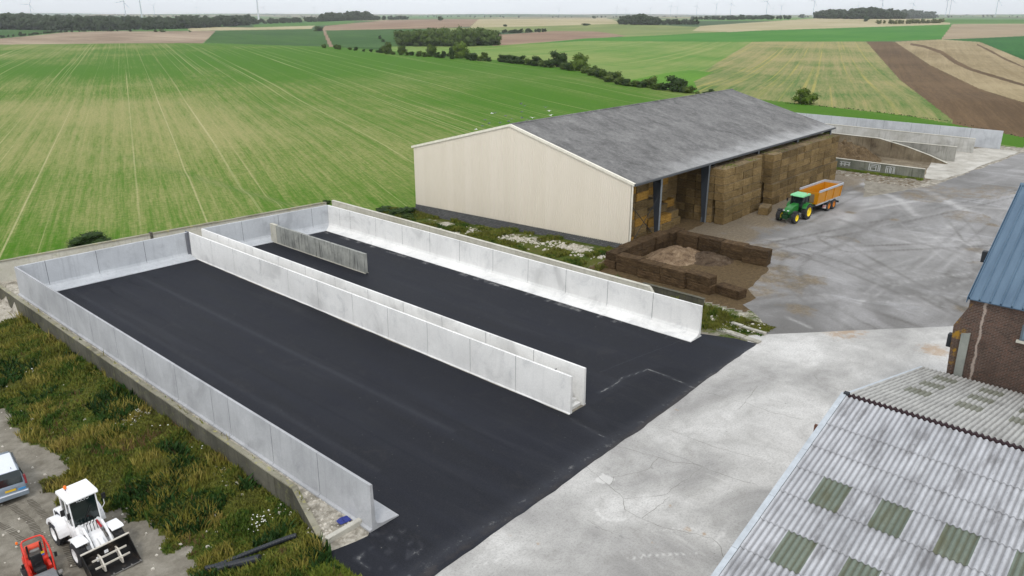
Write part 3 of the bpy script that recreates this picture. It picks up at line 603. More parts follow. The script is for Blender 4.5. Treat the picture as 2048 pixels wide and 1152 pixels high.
def l_wall(name, label, p0, p1, joints, side, h=2.6, foot=1.4, mat=None, group='precast silage clamp walls', back=.25, z=0.):
    """precast L-panels from p0 to p1; joints are metres from p0; side=+1/-1: which side the toe points (left of the run is +1)"""
    mat = mat or M_PRE
    dx, dy = p1[0] - p0[0], p1[1] - p0[1]; L = math.hypot(dx, dy); t = empty(name, label, 'concrete wall', (p0[0], p0[1], z), math.atan2(dy, dx), group)
    js = [0] + [j for j in joints if 0 < j < L] + [L]
    for a, b in zip(js[:-1], js[1:]):
        m = MB(); s = side
        prof = [(-back * s, .004), (-back * s, .10), (-.11 * s, .16), (-.075 * s, h - .015), (-.06 * s, h), (.06 * s, h), (.075 * s, h - .015), (.11 * s, .55), (.2 * s, .34), (.45 * s, .2), (foot * s, .07), (foot * s, .004)]
        if foot < .3: prof = [(-.11 * s, .004), (-.075 * s, h - .015), (-.06 * s, h), (.06 * s, h), (.075 * s, h - .015), (.1 * s, .1), (.16 * s, .05), (.16 * s, .004)]
        m.prism([(q[0], q[1]) for q in prof], a + (.018 if a else 0), b - (.018 if b < L else 0), 'x'); m.prism([(.1 * s, .3), (.1 * s, .36), (.2 * s, .335), (.45 * s, .195), (foot * s, .066), (foot * s, .01), (.1 * s, .01)], b - .02, b + .02, 'x') if b < L and foot > .3 else None
        m.build('panel', mat, t)
        if b < L:
            g = MB(); g.prism([(-.104, .3), (-.07, h - .03), (.07, h - .03), (.104, .57), (.104, .3)] if s > 0 else [(.104, .3), (.07, h - .03), (-.07, h - .03), (-.104, .57), (-.104, .3)], b - .02, b + .02, 'x') if foot > .3 else g.box(b - .02, b + .02, -.072, .072, .1, h - .03); g.build('joint_seal', M_SEAL, t)
    return t
def jl(v0, vs): return [v - v0 for v in vs]
PJ = [30.53, 34.93, 39.4, 43.75, 48.1, 52.5, 56.85, 61.1, 65.5, 69.9, 72.]
l_wall('precast_wall', 'long light grey precast wall on the left, above the weedy bank', (19.08, 26.2), (19.08, 75.7), jl(26.2, [30.51, 34.87, 39.42, 41.41, 46, 50.58, 55.07, 59.5, 63.9, 68.3, 72.7]), -1, mat=M_PREL, foot=1.55)
l_wall('precast_wall', 'white precast wall in the middle, nearer of the pair with stairs between', (34.62, 26.2), (34.62, 75.3), jl(26.2, [30.78, 34.99, 39.36, 43.82, 48.18, 52.9, 57.3, 61.7, 66.42, 70.56]), +1, foot=.16)
l_wall('precast_wall', 'white precast wall in the middle, farther of the pair with stairs between', (36.13, 26.3), (36.13, 75.3), jl(26.3, PJ), -1, foot=.16)
l_wall('precast_wall', 'white precast wall on the right, in front of the beige old wall', (50.78, 26.25), (50.78, 74.1), jl(26.25, [30.54, 34.93, 39.34, 43.69, 48.06, 52.54, 56.82, 61.08, 65.47, 69.96, 71.9]), +1, foot=1.35)
l_wall('precast_wall', 'grey precast back wall closing the left silage clamp', (19.2, 75.62), (34.5, 75.2), [2.2, 6.5, 10.9], -1, foot=1.5, mat=M_PREG)
l_wall('precast_wall', 'grey precast back wall closing the right clamp, behind the stained wall', (36.25, 75.27), (50.7, 74.15), [4.1, 8.3, 12.4], -1, foot=1.35, mat=M_PREG)
m = MB(); m.box(34.45, 34.56, 74.9, 75.5, 0.05, 2.66); m.box(34.2, 34.45, 75., 75.06, 0.05, 2.58); tag(m.build('wall_end_plate', simple('grey_steel', srgb(110, 112, 118), .5), None), 'dark grey upright plate in the far corner of the left clamp', 'plate')
# staircase between the middle pair
st = empty('staircase', 'pale concrete steps climbing between the two middle walls', 'stairs', (35.38, 26.35, 0))
for i in range(6):
    m = MB(); m.box(-.6, .58, .12 + i * .3, .12 + i * .3 + .34, .0, .2 + i * .19); m.build('step', M_WHITE, st)
m = MB(); m.box(-.6, .58, 2.3, 48.5, .0, 1.1); m.build('landing', M_WHITE, st)
m = MB(); m.box(-.1, .05, 1.9, 1.94, 1.15, 2.15); m.box(-.12, .3, 1.89, 1.95, 2.05, 2.1); m.build('handrail', simple('rail_steel', srgb(90, 90, 92), .5, .6), st)
# stained plank wall
sw = empty('divider_wall', 'low weathered concrete wall with vertical board stains inside the right clamp', 'concrete wall', (43.15, 57.5, 0))
m = MB(); m.box(-.13, .13, 0, 16.0, -.05, 1.98)
m.build('wall_body', M_PLANK, sw)
m = MB()
for i in range(22): m.box(-.145, -.125, .1 + i * .72, .1 + i * .72 + .03, .05, 1.96)
m.build('board_ridge', M_PLANK, sw); m = MB(); m.box(-.19, .19, 0, 15.98, -.02, .07); m.build('base_strip', M_OLDB, sw)
m = MB(); m.box(-.16, .16, 15.2, 16.3, -.05, 2.04); m.build('end_post', M_OLDB, sw)
# old retaining wall on the left with turned wing
rw = empty('retaining_wall', 'old mossy retaining wall holding the clamp above the grassy bank', 'retaining wall', (18.54, 32.2, 0))
m = MB(); m.box(-.13, .13, 0, 62, -3.0, -.02); m.build('wall_body', M_OLD, rw)
m = MB()
r = random.Random(4); ys = 0
while ys < 62: l = r.uniform(1.5, 4); m.box(-.17 + r.uniform(-.02, .02), .15, ys, min(62, ys + l) - .02, -.02, .06 + r.uniform(-.01, .02)); ys += l
m.build('coping', M_LICH, rw)
a = math.atan2(-5.3, -1.75)
m = MB(); Mt = Matrix.Rotation(a, 4, 'Z'); m.box(0.05, 5.75, -.14, .12, -2.6, -.02, Mt); m.build('wing', M_OLD, rw); m = MB(); m.box(0, 5.75, -.17, .15, -.02, .05, Mt); m.build('wing_coping', M_LICH, rw)
kb = MB(); kb.box(16.95, 19.0, 27.0, 27.28, -.05, .3); tag(kb.build('kerb_stone', concrete('kerb_concrete', srgb(176, 172, 160), srgb(198, 195, 184), 0), None, bevel=.03), 'pale concrete beam between the wing wall and the left clamp wall', 'kerb')
# old perimeter walls behind
bw = empty('perimeter_wall', 'old beige concrete wall behind the clamps along the green field', 'concrete wall', (18.7, 80.75, 0))
a = math.atan2(77.6 - 80.75, 52.9 - 18.7); Mt = Matrix.Rotation(a, 4, 'Z'); L_ = math.hypot(34.2, 3.15)
m = MB(); m.box(-.2, L_, -.13, .13, -.2, 1.92, Mt); m.build('wall_body', M_OLDB, bw)
m = MB(); x = -.2
while x < L_: l = r.uniform(2, 4.5); m.box(x, min(L_, x + l) - .015, -.2, .17, 1.92, 2.02 + r.uniform(-.02, .03), Mt); x += l
m.build('coping', M_LICH, bw)
m = MB(); m.box(-.35, .0, -.2, .2, -.2, 2.1, Mt); m.box(13.9, 14.15, -.22, .22, 0, 2.15, Mt); m.build('pier', M_OLD, bw)
lw = empty('perimeter_wall', 'old low end wall at the far left corner of the yard', 'concrete wall', (18.54, 80.6, 0))
m = MB(); m.box(-12, .0, -.12, .12, -2.2, 1.3); m.build('wall_body', M_OLDB, lw)
ow = empty('perimeter_wall', 'old beige wall behind the right white wall, beside the barn verge', 'concrete wall', (0, 0, 0))
p0, p1 = (53.75, 77.4), (53.05, 30.6); a = math.atan2(p1[1] - p0[1], p1[0] - p0[0]); Mt = Matrix.Translation((p0[0], p0[1], 0)) @ Matrix.Rotation(a, 4, 'Z'); L_ = math.hypot(p0[0] - p1[0], p0[1] - p1[1])
m = MB(); m.prism([(0, -1.6), (L_ - 1.1, -1.6), (L_ - 1.1, 0), (L_, 0), (L_ - 1.7, 2.06), (0, 2.06)], -.14, .14, 'y', Mt); m.build('wall_body', M_OLDB, ow)
m = MB(); m.box(0, L_ - 1.8, -.17, .17, 2.06, 2.12, Mt); m.build('coping', M_OLDB, ow)
dw = MB(); dw.box(55.95, 56.2, 28.9, 34.9, -.1, 1.0); dw.box(55.9, 56.25, 28.85, 34.9, 1.0, 1.05); tag(dw.build('retaining_wall', M_OLD), 'short dark mossy wall by the near end of the bale pen', 'retaining wall')
for i, (p, q, lab) in enumerate([((1440, 640), (1532, 668), 'broken old kerb with weeds, nearest the bale pen'), ((1436, 656), (1520, 684), 'cracked concrete ledge between the weeds and the asphalt corner')]):
    a0, b0 = at(*p, .1), at(*q, .1); an = math.atan2(b0[1] - a0[1], b0[0] - a0[0]); l = math.hypot(b0[0] - a0[0], b0[1] - a0[1])
    m = MB(); x = 0
    while x < l: d = r.uniform(.7, 1.5); m.box(x, min(l, x + d) - .03, -.16 - i * .12, .16 + i * .12, -.1, .22 - i * .08 + r.uniform(-.03, .03)); x += d
    tag(m.build('kerb_stone', M_SAND, None), lab, 'kerb').location = (a0[0], a0[1], 0); bpy.data.objects[-1] if 0 else None
    C.objects[-1].rotation_euler = (0, 0, an)
# ================================================================== barn
BU0, BU1, BV0, BV1, BE, BR_ = 65.65, 118.3, 42.77, 76.0, 7.2, 11.45; BM = (BV0 + BV1) / 2
barn = empty('barn', 'large open-fronted barn with cream ribbed gable and grey roof, full of straw', 'barn', (0, 0, 0))
def zr(v): return BE + (BR_ - BE) * (1 - abs(v - BM) / (BM - BV0))
def clad_mat():
    k = NT('cream_ribbed_cladding', .45, .4); p = k.pos()
    pn = k.ma('FLOOR', k.ma('DIVIDE', k.n_sep(p)[1], 1.06)); w = k.n('ShaderNodeTexWhiteNoise', noise_dimensions='1D'); k.put(w.inputs[1], pn)
    c = k.mix(w.outputs[0], srgb(218, 209, 193), srgb(222, 213, 198)); c = k.mix(k.ma('MULTIPLY', k.ss(k.noise(p, .5, 7., .7), .55, .8), .25), c, srgb(206, 196, 178))
    c = k.mix(k.ma('MULTIPLY', k.ss(k.noise(k.vm('MULTIPLY', p, (1., 1.5, .25)), 1., 6., .7), .6, .8), .25), c, srgb(200, 190, 172)); k.base(c); return k.m
M_CLAD = clad_mat(); m = MB(); v = BV0; rib = .265
cb = lambda v: .75 - 1.05 * (v - BV0) / (BV1 - BV0)      # bottom edge of the cladding drops with the ground
prof = []
while v < BV1 - .05:
    for dv, dx in ((0, 0), (.04, -.05), (.11, -.05), (.15, 0)):
        if v + dv < BV1: prof.append((v + dv, dx))
    v += rib
prof.append((BV1, 0)); vs = []
for v, dx in prof: vs += [(BU0 + dx, v, cb(v)), (BU0 + dx, v, zr(v) - .02)]
m.add(vs, [(2 * i, 2 * i + 1, 2 * i + 3, 2 * i + 2) for i in range(len(prof) - 1)])
m.add([(BU0 + .06, BV0, cb(BV0)), (BU0 + .06, BM, cb(BM)), (BU0 + .06, BV1, cb(BV1)), (BU0 + .06, BV1, BE), (BU0 + .06, BM, BR_), (BU0 + .06, BV0, BE)], [(0, 1, 2, 3, 4, 5)])
m.build('gable_wall', M_CLAD, barn)
def block_mat():
    k = NT('grey_block_plinth', .9, .2); p = k.pos(); s = k.n_sep(p); b = k.n('ShaderNodeTexBrick'); k.put(b.inputs['Vector'], k.comb(s[1], s[2]))
    b.inputs['Scale'].default_value = 1; b.inputs['Brick Width'].default_value = .4; b.inputs['Row Height'].default_value = .2; b.inputs['Mortar Size'].default_value = .02
    k.put(b.inputs['Color1'], srgb(92, 92, 94)); k.put(b.inputs['Color2'], srgb(116, 116, 116)); k.put(b.inputs['Mortar'], srgb(62, 62, 64))
    k.base(k.mix(k.ma('MULTIPLY', k.noise(p, 2., 6.), .5), b.outputs['Color'], srgb(80, 80, 78))); return k.m
M_BLOCK = block_mat(); m = MB(); m.prism([(BV0 - .02, -.4), (BV1 + .1, -2.2), (BV1 + .1, cb(BV1) + .05), (BV0 - .02, cb(BV0) + .05)], BU0 + .0, BU0 + .3, 'x'); m.box(BU0 - .3, BU0 + .5, BV1 + .1, BV1 + .7, -2.4, -.9); m.build('plinth', M_BLOCK, barn)
def roof_mat():
    k = NT('weathered_fibre_cement_roof', .95, .04); p = k.pos(); s = k.n_sep(p)
    d = k.noise(k.vm('MULTIPLY', p, (1, .6, .6)), .5, 9., .75, .3); c = k.ramp(d, [(.3, srgb(86, 85, 84)), (.45, srgb(108, 107, 106)), (.6, srgb(128, 127, 125)), (.78, srgb(150, 149, 147))])
    c = k.mix(k.ma('MULTIPLY', k.ss(k.noise(k.vm('ADD', p, (20., 3., 0.)), 1.8, 8., .8), .48, .7), .45), c, srgb(160, 159, 157))
    c = k.mix(k.ma('MULTIPLY', k.ss(k.noise(p, 3.5, 7., .85), .45, .7), .55), c, srgb(72, 71, 70))
    e = k.ma('ADD', s[1], k.ma('MULTIPLY', k.noise(p, .35, 6., .7), 5.5)); e2 = k.ss(e, BV0 + 5.6, BV0 + 1.9); side = k.ss(s[0], 66., 84.)
    c = k.mix(k.ma('MULTIPLY', k.ma('MULTIPLY', e2, side), .45), c, srgb(196, 196, 195))
    wv = k.ma('SINE', k.ma('MULTIPLY', s[0], 2 * PI / .177)); k.base(c).bump(wv, .012, .3); return k.m
M_ROOF = roof_mat(); OV = .28
for s_, nm in ((-1, 'roof_slope'), (1, 'roof_slope')):
    ve = BV0 - OV if s_ < 0 else BV1 + OV; ze = BE - OV * (BR_ - BE) / (BM - BV0); m = MB()
    m.add([(BU0 - .12, ve, ze + .1), (BU1 + .25, ve, ze + .1), (BU1 + .25, BM, BR_ + .1), (BU0 - .12, BM, BR_ + .1), (BU0 - .12, ve, ze + .04), (BU1 + .25, ve, ze + .04), (BU1 + .25, BM, BR_ + .04), (BU0 - .12, BM, BR_ + .04)],
          [(0, 1, 2, 3), (7, 6, 5, 4), (0, 4, 5, 1), (1, 5, 6, 2), (3, 7, 4, 0)]); m.build(nm, M_ROOF, barn)
m = MB(); m.tube([(BU0 - .1, BM, BR_ + .12), (BU1 + .25, BM, BR_ + .12)], .11, 8); m.build('ridge_cap', M_ROOF, barn)
M_TRIM = simple('cream_trim', srgb(226, 220, 204), .4); M_DARK = simple('dark_steel', srgb(38, 42, 46), .6, .1); M_GUT = simple('grey_gutter', srgb(74, 76, 78), .7, .0)
for s_ in (-1, 1):
    ve = BV0 - OV if s_ < 0 else BV1 + OV; ze = BE - OV * (BR_ - BE) / (BM - BV0); m = MB()
    m.add([(BU0 - .16, ve, ze - .12), (BU0 - .16, BM, BR_ - .10), (BU0 - .16, BM, BR_ + .17), (BU0 - .16, ve, ze + .15), (BU0 + .12, ve, ze - .12), (BU0 + .12, BM, BR_ - .10), (BU0 + .12, BM, BR_ + .17), (BU0 + .12, ve, ze + .15)],
          [(0, 1, 2, 3), (4, 7, 6, 5), (2, 6, 7, 3), (0, 3, 7, 4), (1, 0, 4, 5)]); m.build('verge_trim', M_TRIM, barn)
m = MB(); m.box(BU0 - .05, BU0 + .06, BV0 - .1, BV0 + .1, .05, BE - .05); m.build('corner_trim', M_TRIM, barn)
m = MB(); m.box(BU0 - .1, BU1 + .25, BV0 - OV - .16, BV0 - OV - .003, BE - .2, BE + .0); m.build('gutter', M_GUT, barn)
m = MB(); m.box(BU0, BU1, BV0 + .02, BV0 + .14, BE - .35, BE - .1); m.build('eave_beam', M_DARK, barn)
M_COLM = simple('blue_grey_column_steel', srgb(52, 58, 66), .6, .0)
for u_ in (71.3, 81.6, 94.2, 106.2, 118.1):
    m = MB(); m.prism([(BV0 + .05, -.2), (BV0 + .5, -.2), (BV0 + 1.15, BE - .5), (BV0 + 1.15, BE + .1), (BV0 + .05, BE - .06)], u_ - .012, u_ + .012, 'x'); m.build('column', M_COLM, barn)
    m = MB(); m.box(u_ - .16, u_ + .16, BV0 + .02, BV0 + .05, -.2, BE - .1); m.box(u_ - .16, u_ + .16, BV0 + .5, BV0 + .53, -.2, .6); m.build('column_flange', simple('grey_flange', srgb(120, 126, 130), .5, .2), barn)
for u_ in (71.3, 83.0, 94.7, 106.4, 118.1):
    m = MB(); n = 2
    m.prism([(BV0 + .2, BE - .9), (BV0 + 2.5, BE - .25), (BM, BR_ - .5), (BM, BR_ - .02), (BV0 + .2, BE - .02)], u_ - .08, u_ + .08, 'x'); m.prism([(BM, BR_ - .5), (BV1 - 2.5, BE - .25), (BV1 - .2, BE - .9), (BV1 - .2, BE - .02), (BM, BR_ - .02)], u_ - .08, u_ + .08, 'x')
    m.box(u_ - .12, u_ + .12, BV1 - .6, BV1 - .1, -1, BE - .1); m.build('rafter', M_DARK, barn)
m = MB(); m.tube([(BU0 + .1, BV0 + .16, 5.), (71.2, BV0 + .16, .2)], .045, 6); m.tube([(71.2, BV0 + .22, 5.), (BU0 + .1, BV0 + .22, .2)], .03, 6); m.build('cross_bracing', M_DARK, barn)
m = MB(); m.box(BU0 + .3, BU1, BV1 - .08, BV1, -1.5, BE - .05); m.build('rear_wall', M_CLAD, barn)
# ================================================================== straw bales
def straw(name, cols, dark=1.):
    k = NT(name, .95, .1); o = k.obj(); rn = k.rnd(); q = k.vm('ADD', o, k.comb(k.ma('MULTIPLY', rn, 91.), k.ma('MULTIPLY', rn, 37.), 0.))
    f = k.noise(k.vm('MULTIPLY', q, (1.2, 1.2, 5.)), 3., 8., .75); c = k.ramp(f, [(.25, cols[0]), (.5, cols[1]), (.78, cols[2])])
    c = k.mix(k.ma('MULTIPLY', k.ss(k.noise(q, 1.1, 5., .7), .45, .7), .5), c, cols[0])
    lay = k.ma('ABSOLUTE', k.ma('SINE', k.ma('MULTIPLY', k.n_sep(o)[2], 10.5))); c = k.mix(k.ma('MULTIPLY', k.ss(lay, .28, .0), .4), c, tuple(x * .45 for x in cols[0]))
    tz = k.ss(k.ma('ADD', k.n_sep(o)[2], k.ma('MULTIPLY', k.noise(o, 3., 5.), .08)), .86, .93); c = k.mix(k.ma('MULTIPLY', tz, dark), c, srgb(118, 112, 102)); v = k.ma('ADD', .66, k.ma('MULTIPLY', rn, .6)); c = k.mix(1., c, k.comb(v, v, v), 'MULTIPLY'); k.base(c).bump(k.noise(k.vm('MULTIPLY', o, (1, 1, 3)), 14., 6., .8), .05); return k.m
M_STR = straw('grey_brown_straw', (srgb(76, 62, 40), srgb(122, 102, 68), srgb(156, 134, 94)), .25)
M_GOLD = straw('fresh_golden_straw', (srgb(110, 80, 34), srgb(164, 126, 60), srgb(192, 154, 84)), 0.)
M_ROT = straw('dark_wet_straw', (srgb(44, 34, 24), srgb(80, 64, 46), srgb(120, 100, 74)), .4)
def bale_mesh(name, L, W, H, mat, seed):
    import bmesh
    bm = bmesh.new(); bmesh.ops.create_cube(bm, size=1); bmesh.ops.scale(bm, vec=(L, W, H), verts=bm.verts); bmesh.ops.translate(bm, vec=(0, 0, H / 2), verts=bm.verts)
    bmesh.ops.bevel(bm, geom=bm.edges[:], offset=.035, segments=2, affect='EDGES'); bmesh.ops.subdivide_edges(bm, edges=[e for e in bm.edges if e.calc_length() > .5], cuts=5, use_grid_fill=True)
    r = random.Random(seed)
    for v_ in bm.verts:
        k = math.sin(v_.co.x * 9 + seed) * .012
        v_.co += Vector((r.uniform(-.02, .02), r.uniform(-.025, .025) + (k if v_.co.y < 0 else -k), r.uniform(-.012, .02)))
    me = bpy.data.meshes.new(name); bm.to_mesh(me); bm.free(); me.materials.append(mat); return me
BL, BW, BH = 2.36, 1.18, .91
bm_s = [bale_mesh('straw_bale', BL, BW, BH, M_STR, i) for i in range(4)]; bm_g = [bale_mesh('golden_bale', BL, BW, BH, M_GOLD, i + 9) for i in range(2)]; bm_r = [bale_mesh('dark_bale', 2.5, 1.25, .78, M_ROT, i + 20) for i in range(3)]
rb = random.Random(5)
def bale(u, v, z, label, kind='s', rz=0., grp='straw bales stacked in the barn'):
    me = rb.choice({'s': bm_s, 'g': bm_g, 'r': bm_r}[kind]); o = bpy.data.objects.new('straw_bale', me); C.objects.link(o)
    o.location = (u + rb.uniform(-.015, .015), v + rb.uniform(-.03, .03), z); o.rotation_euler = (0, 0, rz + rb.uniform(-.012, .012)); tag(o, label, 'straw bale', grp); return o
row = lambda k: ['bottom row', 'second row up', 'third row up', 'fourth row up', 'fifth row up', 'sixth row up', 'top row'][k]
def block(u0, ncol, v0, name, rows=7, deep=4, kind='s', step=.0, low=3, colw=BL + .06):
    for c in range(ncol):
        for k in range(rows):
            off = -step if k < low else 0
            for d in range(deep):
                if not (d == 0 or k == rows - 1 or c == 0): continue
                if d > 0 and k == rows - 1 and c > 0 and d > 2: continue
                lab = f'{"front" if d == 0 else ORD[d + 1] + " rank"} bale, {row(k)}, {ORD[c + 1]} column, {name}'
                bale(u0 + BL / 2 + c * colw, v0 + BW / 2 + d * (BW + .03) + (off if d == 0 else 0) - (rb.choice((0, 0, .08)) if d == 0 else 0), k * (BH + .015), lab, kind)
block(81.9, 4, 41.0, 'stack left of tractor', step=.25)
for d in range(4, 9):
    for k_ in range(7): bale(81.9 + BL / 2, 41.0 + BW / 2 + d * (BW + .03), k_ * (BH + .015), f'{ORD[d + 1]} rank bale, {row(k_)}, left flank of the stack behind the second post')
block(91.7, 1, 42.2, 'narrow recessed stack', step=.2, deep=4)
block(94.6, 9, 40.95, 'long stack behind trailer', step=.28)
for c in range(2):
    for k in range(7): bale(67.1 + c * 2.5, 44.6, k * (BH + .015), f'{"left" if c == 0 else "right"} bale, {row(k)}, behind the cross brace', 'g' if (k + c) % 3 == 0 else 's')
for c in range(4):
    for k in range(7):
        if (c, k) in ((2, 6),): continue
        bale(73.0 + c * 2.42, 47.4, k * (BH + .015), f'{ORD[c + 1]} column bale, {row(k)}, dim back tier between the posts', 'g' if (c, k) in ((0, 5), (0, 6), (1, 4)) else 's')
for u_, v_, k, kd, lab in [(73.4, 44.9, 0, 's', 'bottom bale just right of the first post'), (75.8, 44.9, 0, 's', 'bottom bale under the golden bale'), (78.0, 45.3, 0, 's', 'bottom bale at the foot of the stepped pile'), (73.2, 45.2, 1, 'g', 'golden bale low beside the first post'), (75.3, 44.95, 1, 'g', 'bright golden bale on the stepped pile'), (77.6, 45.4, 1, 's', 'dull bale right of the bright golden one'),
                   (73.5, 45.6, 2, 's', 'upper bale stepped back above the golden one'), (75.9, 45.9, 2, 's', 'third row bale on the stepped pile, right'), (73.8, 46.2, 3, 's', 'topmost bale of the stepped pile'), (78.6, 46.6, 2, 'g', 'orange bale stepped back near the second post'), (78.6, 46.6, 1, 's', 'shaded bale below the orange one'), (78.6, 46.6, 0, 's', 'shaded floor bale near the second post'),
                   (77.4, 46.9, 5, 'g', 'orange bale high up between the posts'), (77.4, 46.9, 4, 's', 'dark bale under the high orange one'), (77.4, 46.9, 3, 's', 'fourth row bale between the posts')]:
    bale(u_, v_, k * (BH + .015), lab, kd)
bale(90.6, 39.6, 0, 'single loose bale on the ground beside the tractor', 's', .25)
g = 'dark bales forming the open pen'; H2 = .78
for i, (u_, v_) in enumerate([(60.45, 39.1), (60.2, 36.55), (60.15, 34.0), (60.35, 31.45), (60.95, 28.95)]):
    rz = [1.6, 1.57, 1.55, 1.49, 1.42][i] - PI
    bale(u_, v_, 0, f'lower dark pen bale, {ORD[i + 1]} from the barn corner, near side', 'r', rz, g)
    if i < 4: bale(u_ + .03, v_ + .1, H2, f'upper dark pen bale, {ORD[i + 1]} from the barn corner, near side', 'r', rz, g)
for i, (u_, v_) in enumerate([(61.2, 41.2), (63.75, 41.45), (66.3, 41.5), (68.85, 41.4), (71.2, 41.0)]):
    bale(u_, v_, 0, f'lower dark pen bale, {ORD[i + 1]} along the barn side', 'r', .0, g); bale(u_ + .1, v_, H2, f'upper dark pen bale, {ORD[i + 1]} along the barn side', 'r', .02, g)
for i, (u_, v_) in enumerate([(71.3, 39.0), (71.35, 36.45), (71.3, 33.9), (71.1, 31.35)]):
    bale(u_, v_, 0, f'lower dark pen bale, {ORD[i + 1]} on the far side', 'r', 1.57 + .03 * i, g); bale(u_, v_ - .05, H2, f'upper dark pen bale, {ORD[i + 1]} on the far side', 'r', 1.57 + .03 * i, g)
# heap of stale straw inside the pen
def heap(name, c, rx, ry, h, mat, label, cat, seed, n=48):
    vs = []; fs = []
    for i in range(n + 1):
        for j in range(n + 1):
            x = (i / n * 2 - 1); y = (j / n * 2 - 1); d = math.hypot(x, y); z = h * max(0, 1 - d * d) ** 1.3
            vs.append((x * rx, y * ry, z))
    vv = np.array(vs); vv[:, 2] *= .6 + .8 * vnoise(vv[:, 0] + 50, vv[:, 1] + 50, .8, seed); vv[:, 2] += (vnoise(vv[:, 0] + 50, vv[:, 1] + 50, .18, seed + 1) - .5) * .16 * (vv[:, 2] > .02) - .012
    fs = [(i * (n + 1) + j, (i + 1) * (n + 1) + j, (i + 1) * (n + 1) + j + 1, i * (n + 1) + j + 1) for i in range(n) for j in range(n)]
    m = MB(); m.add([tuple(p) for p in vv], fs); o = m.build(name, mat, None, smooth=True, loc=(c[0], c[1], .0)); tag(o, label, cat); return o
def heap_mat(nm, a, b, c_):
    k = NT(nm, .95, .1); p = k.pos(); c = k.ramp(k.noise(p, 1.4, 8., .75, .5), [(.3, a), (.5, b), (.7, c_)]); c = k.mix(k.ma('MULTIPLY', k.ss(k.noise(p, 7., 4., .8), .52, .66), .6), c, a); k.base(c).bump(k.noise(p, 9., 6., .8), .1); return k.m
heap('straw_heap', (67.6, 38.4), 3.6, 2.8, .75, heap_mat('pinkish_chaff', srgb(74, 56, 44), srgb(128, 108, 86), srgb(166, 146, 120)), 'low heap of pinkish chaff inside the bale pen', 'straw heap', 3)
heap('dung_heap', (69.2, 35.6), 2.6, 2.6, .45, heap_mat('dark_dung', srgb(48, 38, 30), srgb(84, 70, 56), srgb(112, 98, 82)), 'dark damp heap at the mouth of the bale pen', 'dung heap', 8)
# ================================================================== far clamp walls
fw = l_wall('precast_wall', 'long pale precast wall at the far end of the yard by the green strip', (162., 28.6), (162., 72.), [5.1, 10.2, 15.2, 20.2, 25.3, 30.4, 35.5, 40], -1, h=3.25, foot=.16, mat=M_PREG)
def oldwall(name, label, prof, u, t=.28, mat=None, cop=True):
    o = empty(name, label, 'concrete wall', (u, 0, 0)); m = MB(); m.prism(prof, -t / 2, t / 2, 'x'); m.build('wall_body', mat or M_SAND, o)
    if cop:
        m = MB(); top = prof[2:]
        for a_, b_ in zip(top[:-1], top[1:]): m.prism([(a_[0], a_[1]), (b_[0], b_[1]), (b_[0], b_[1] + .07), (a_[0], a_[1] + .07)], -t / 2 - .05, t / 2 + .05, 'x')
        m.build('coping', M_OLDB, o)
    return o
oldwall('clamp_wall', 'long patched old wall directly in front of the far precast wall', [(31.2, -.2), (60, -.2), (60, 2.6), (31.2, 2.45)], 154.5, mat=concrete('pale_patched_concrete', srgb(168, 166, 158), srgb(204, 203, 200), .5, srgb(120, 118, 110), .6, patch=.6))
oldwall('clamp_wall', 'grey old wall with a square end, second from the dung bay', [(31.4, -.2), (55, -.2), (55, 2.2), (31.4, 2.4)], 143.5, mat=concrete('mid_grey_old_concrete', srgb(132, 130, 122), srgb(170, 168, 160), .8, srgb(84, 82, 74), .6))
M_BROWN = concrete('manure_stained_concrete', srgb(92, 80, 62), srgb(146, 134, 112), 1., srgb(54, 44, 34), .9, bump=.02)
oldwall('clamp_wall', 'stained old wall with a sloping top behind the dung bay', [(31.6, -.2), (52, -.2), (52, 3.1), (42.6, 3.), (38, 2.1), (34.5, 1.15), (31.6, .15)], 140.2, mat=M_BROWN)
w4 = oldwall('clamp_wall', 'low mossy wall with white painted figures, nearest the trailer', [(31., -.2), (50, -.2), (50, 1.55), (31., 1.5)], 125.2, mat=concrete('mossy_low_wall', srgb(104, 106, 96), srgb(140, 140, 128), .9, srgb(60, 64, 50), .7, lichen=(srgb(92, 108, 50), .3)))
m = MB()
def fig(y, z, w, h, M_):  # outlined figure, seen from -u
    t = .06
    for a_, b_, c_, d_ in M_: m.box(-.165, -.15, y - b_ * w, y - a_ * w + .0, z + c_ * h, z + d_ * h)
T_ = .12
fig(38.9, .35, 1.7, 1.05, [(0, .07, 0, 1), (.93, 1, 0, 1), (0, 1, .92, 1), (0, 1, 0, .08), (.15, .6, .72, .78), (.15, .6, .5, .56), (.15, .21, .1, .5), (.6, .66, .1, .78), (.8, .86, .1, 1)]); fig(36.4, .3, 1.3, 1.0, [(0, .08, 0, 1), (.18, .26, .0, .8), (0, 1, .92, 1), (.42, .5, 0, .9), (.56, .64, 0, .8), (.82, .88, 0, 1), (.94, 1, 0, .95)])
fig(43.3, .5, 1.6, .7, [(0, 1, .85, 1), (0, 1, .35, .5), (.1, .2, 0, 1), (.45, .55, 0, .8), (.85, .95, .1, 1)])
m.build('painted_figures', simple('white_paint', srgb(196, 198, 196), .8), w4)
heap('dung_heap', (133, 46.5), 9, 6.5, 2.6, heap_mat('brown_dung', srgb(58, 46, 34), srgb(98, 82, 60), srgb(128, 110, 84)), 'large brown heap in the far concrete bay beside the stack', 'dung heap', 15, 70)
m = MB(); m.box(125.3, 140.1, 30.5, 46, -.05, .03); tag(m.build('bay_floor', M_BROWN), kind='structure')
fl_ = jitter([(126, 28.7), (162, 25.3), (161.8, 31.), (154.6, 34), (143.6, 34), (140.4, 34), (126., 31)], 2, .25, 12)
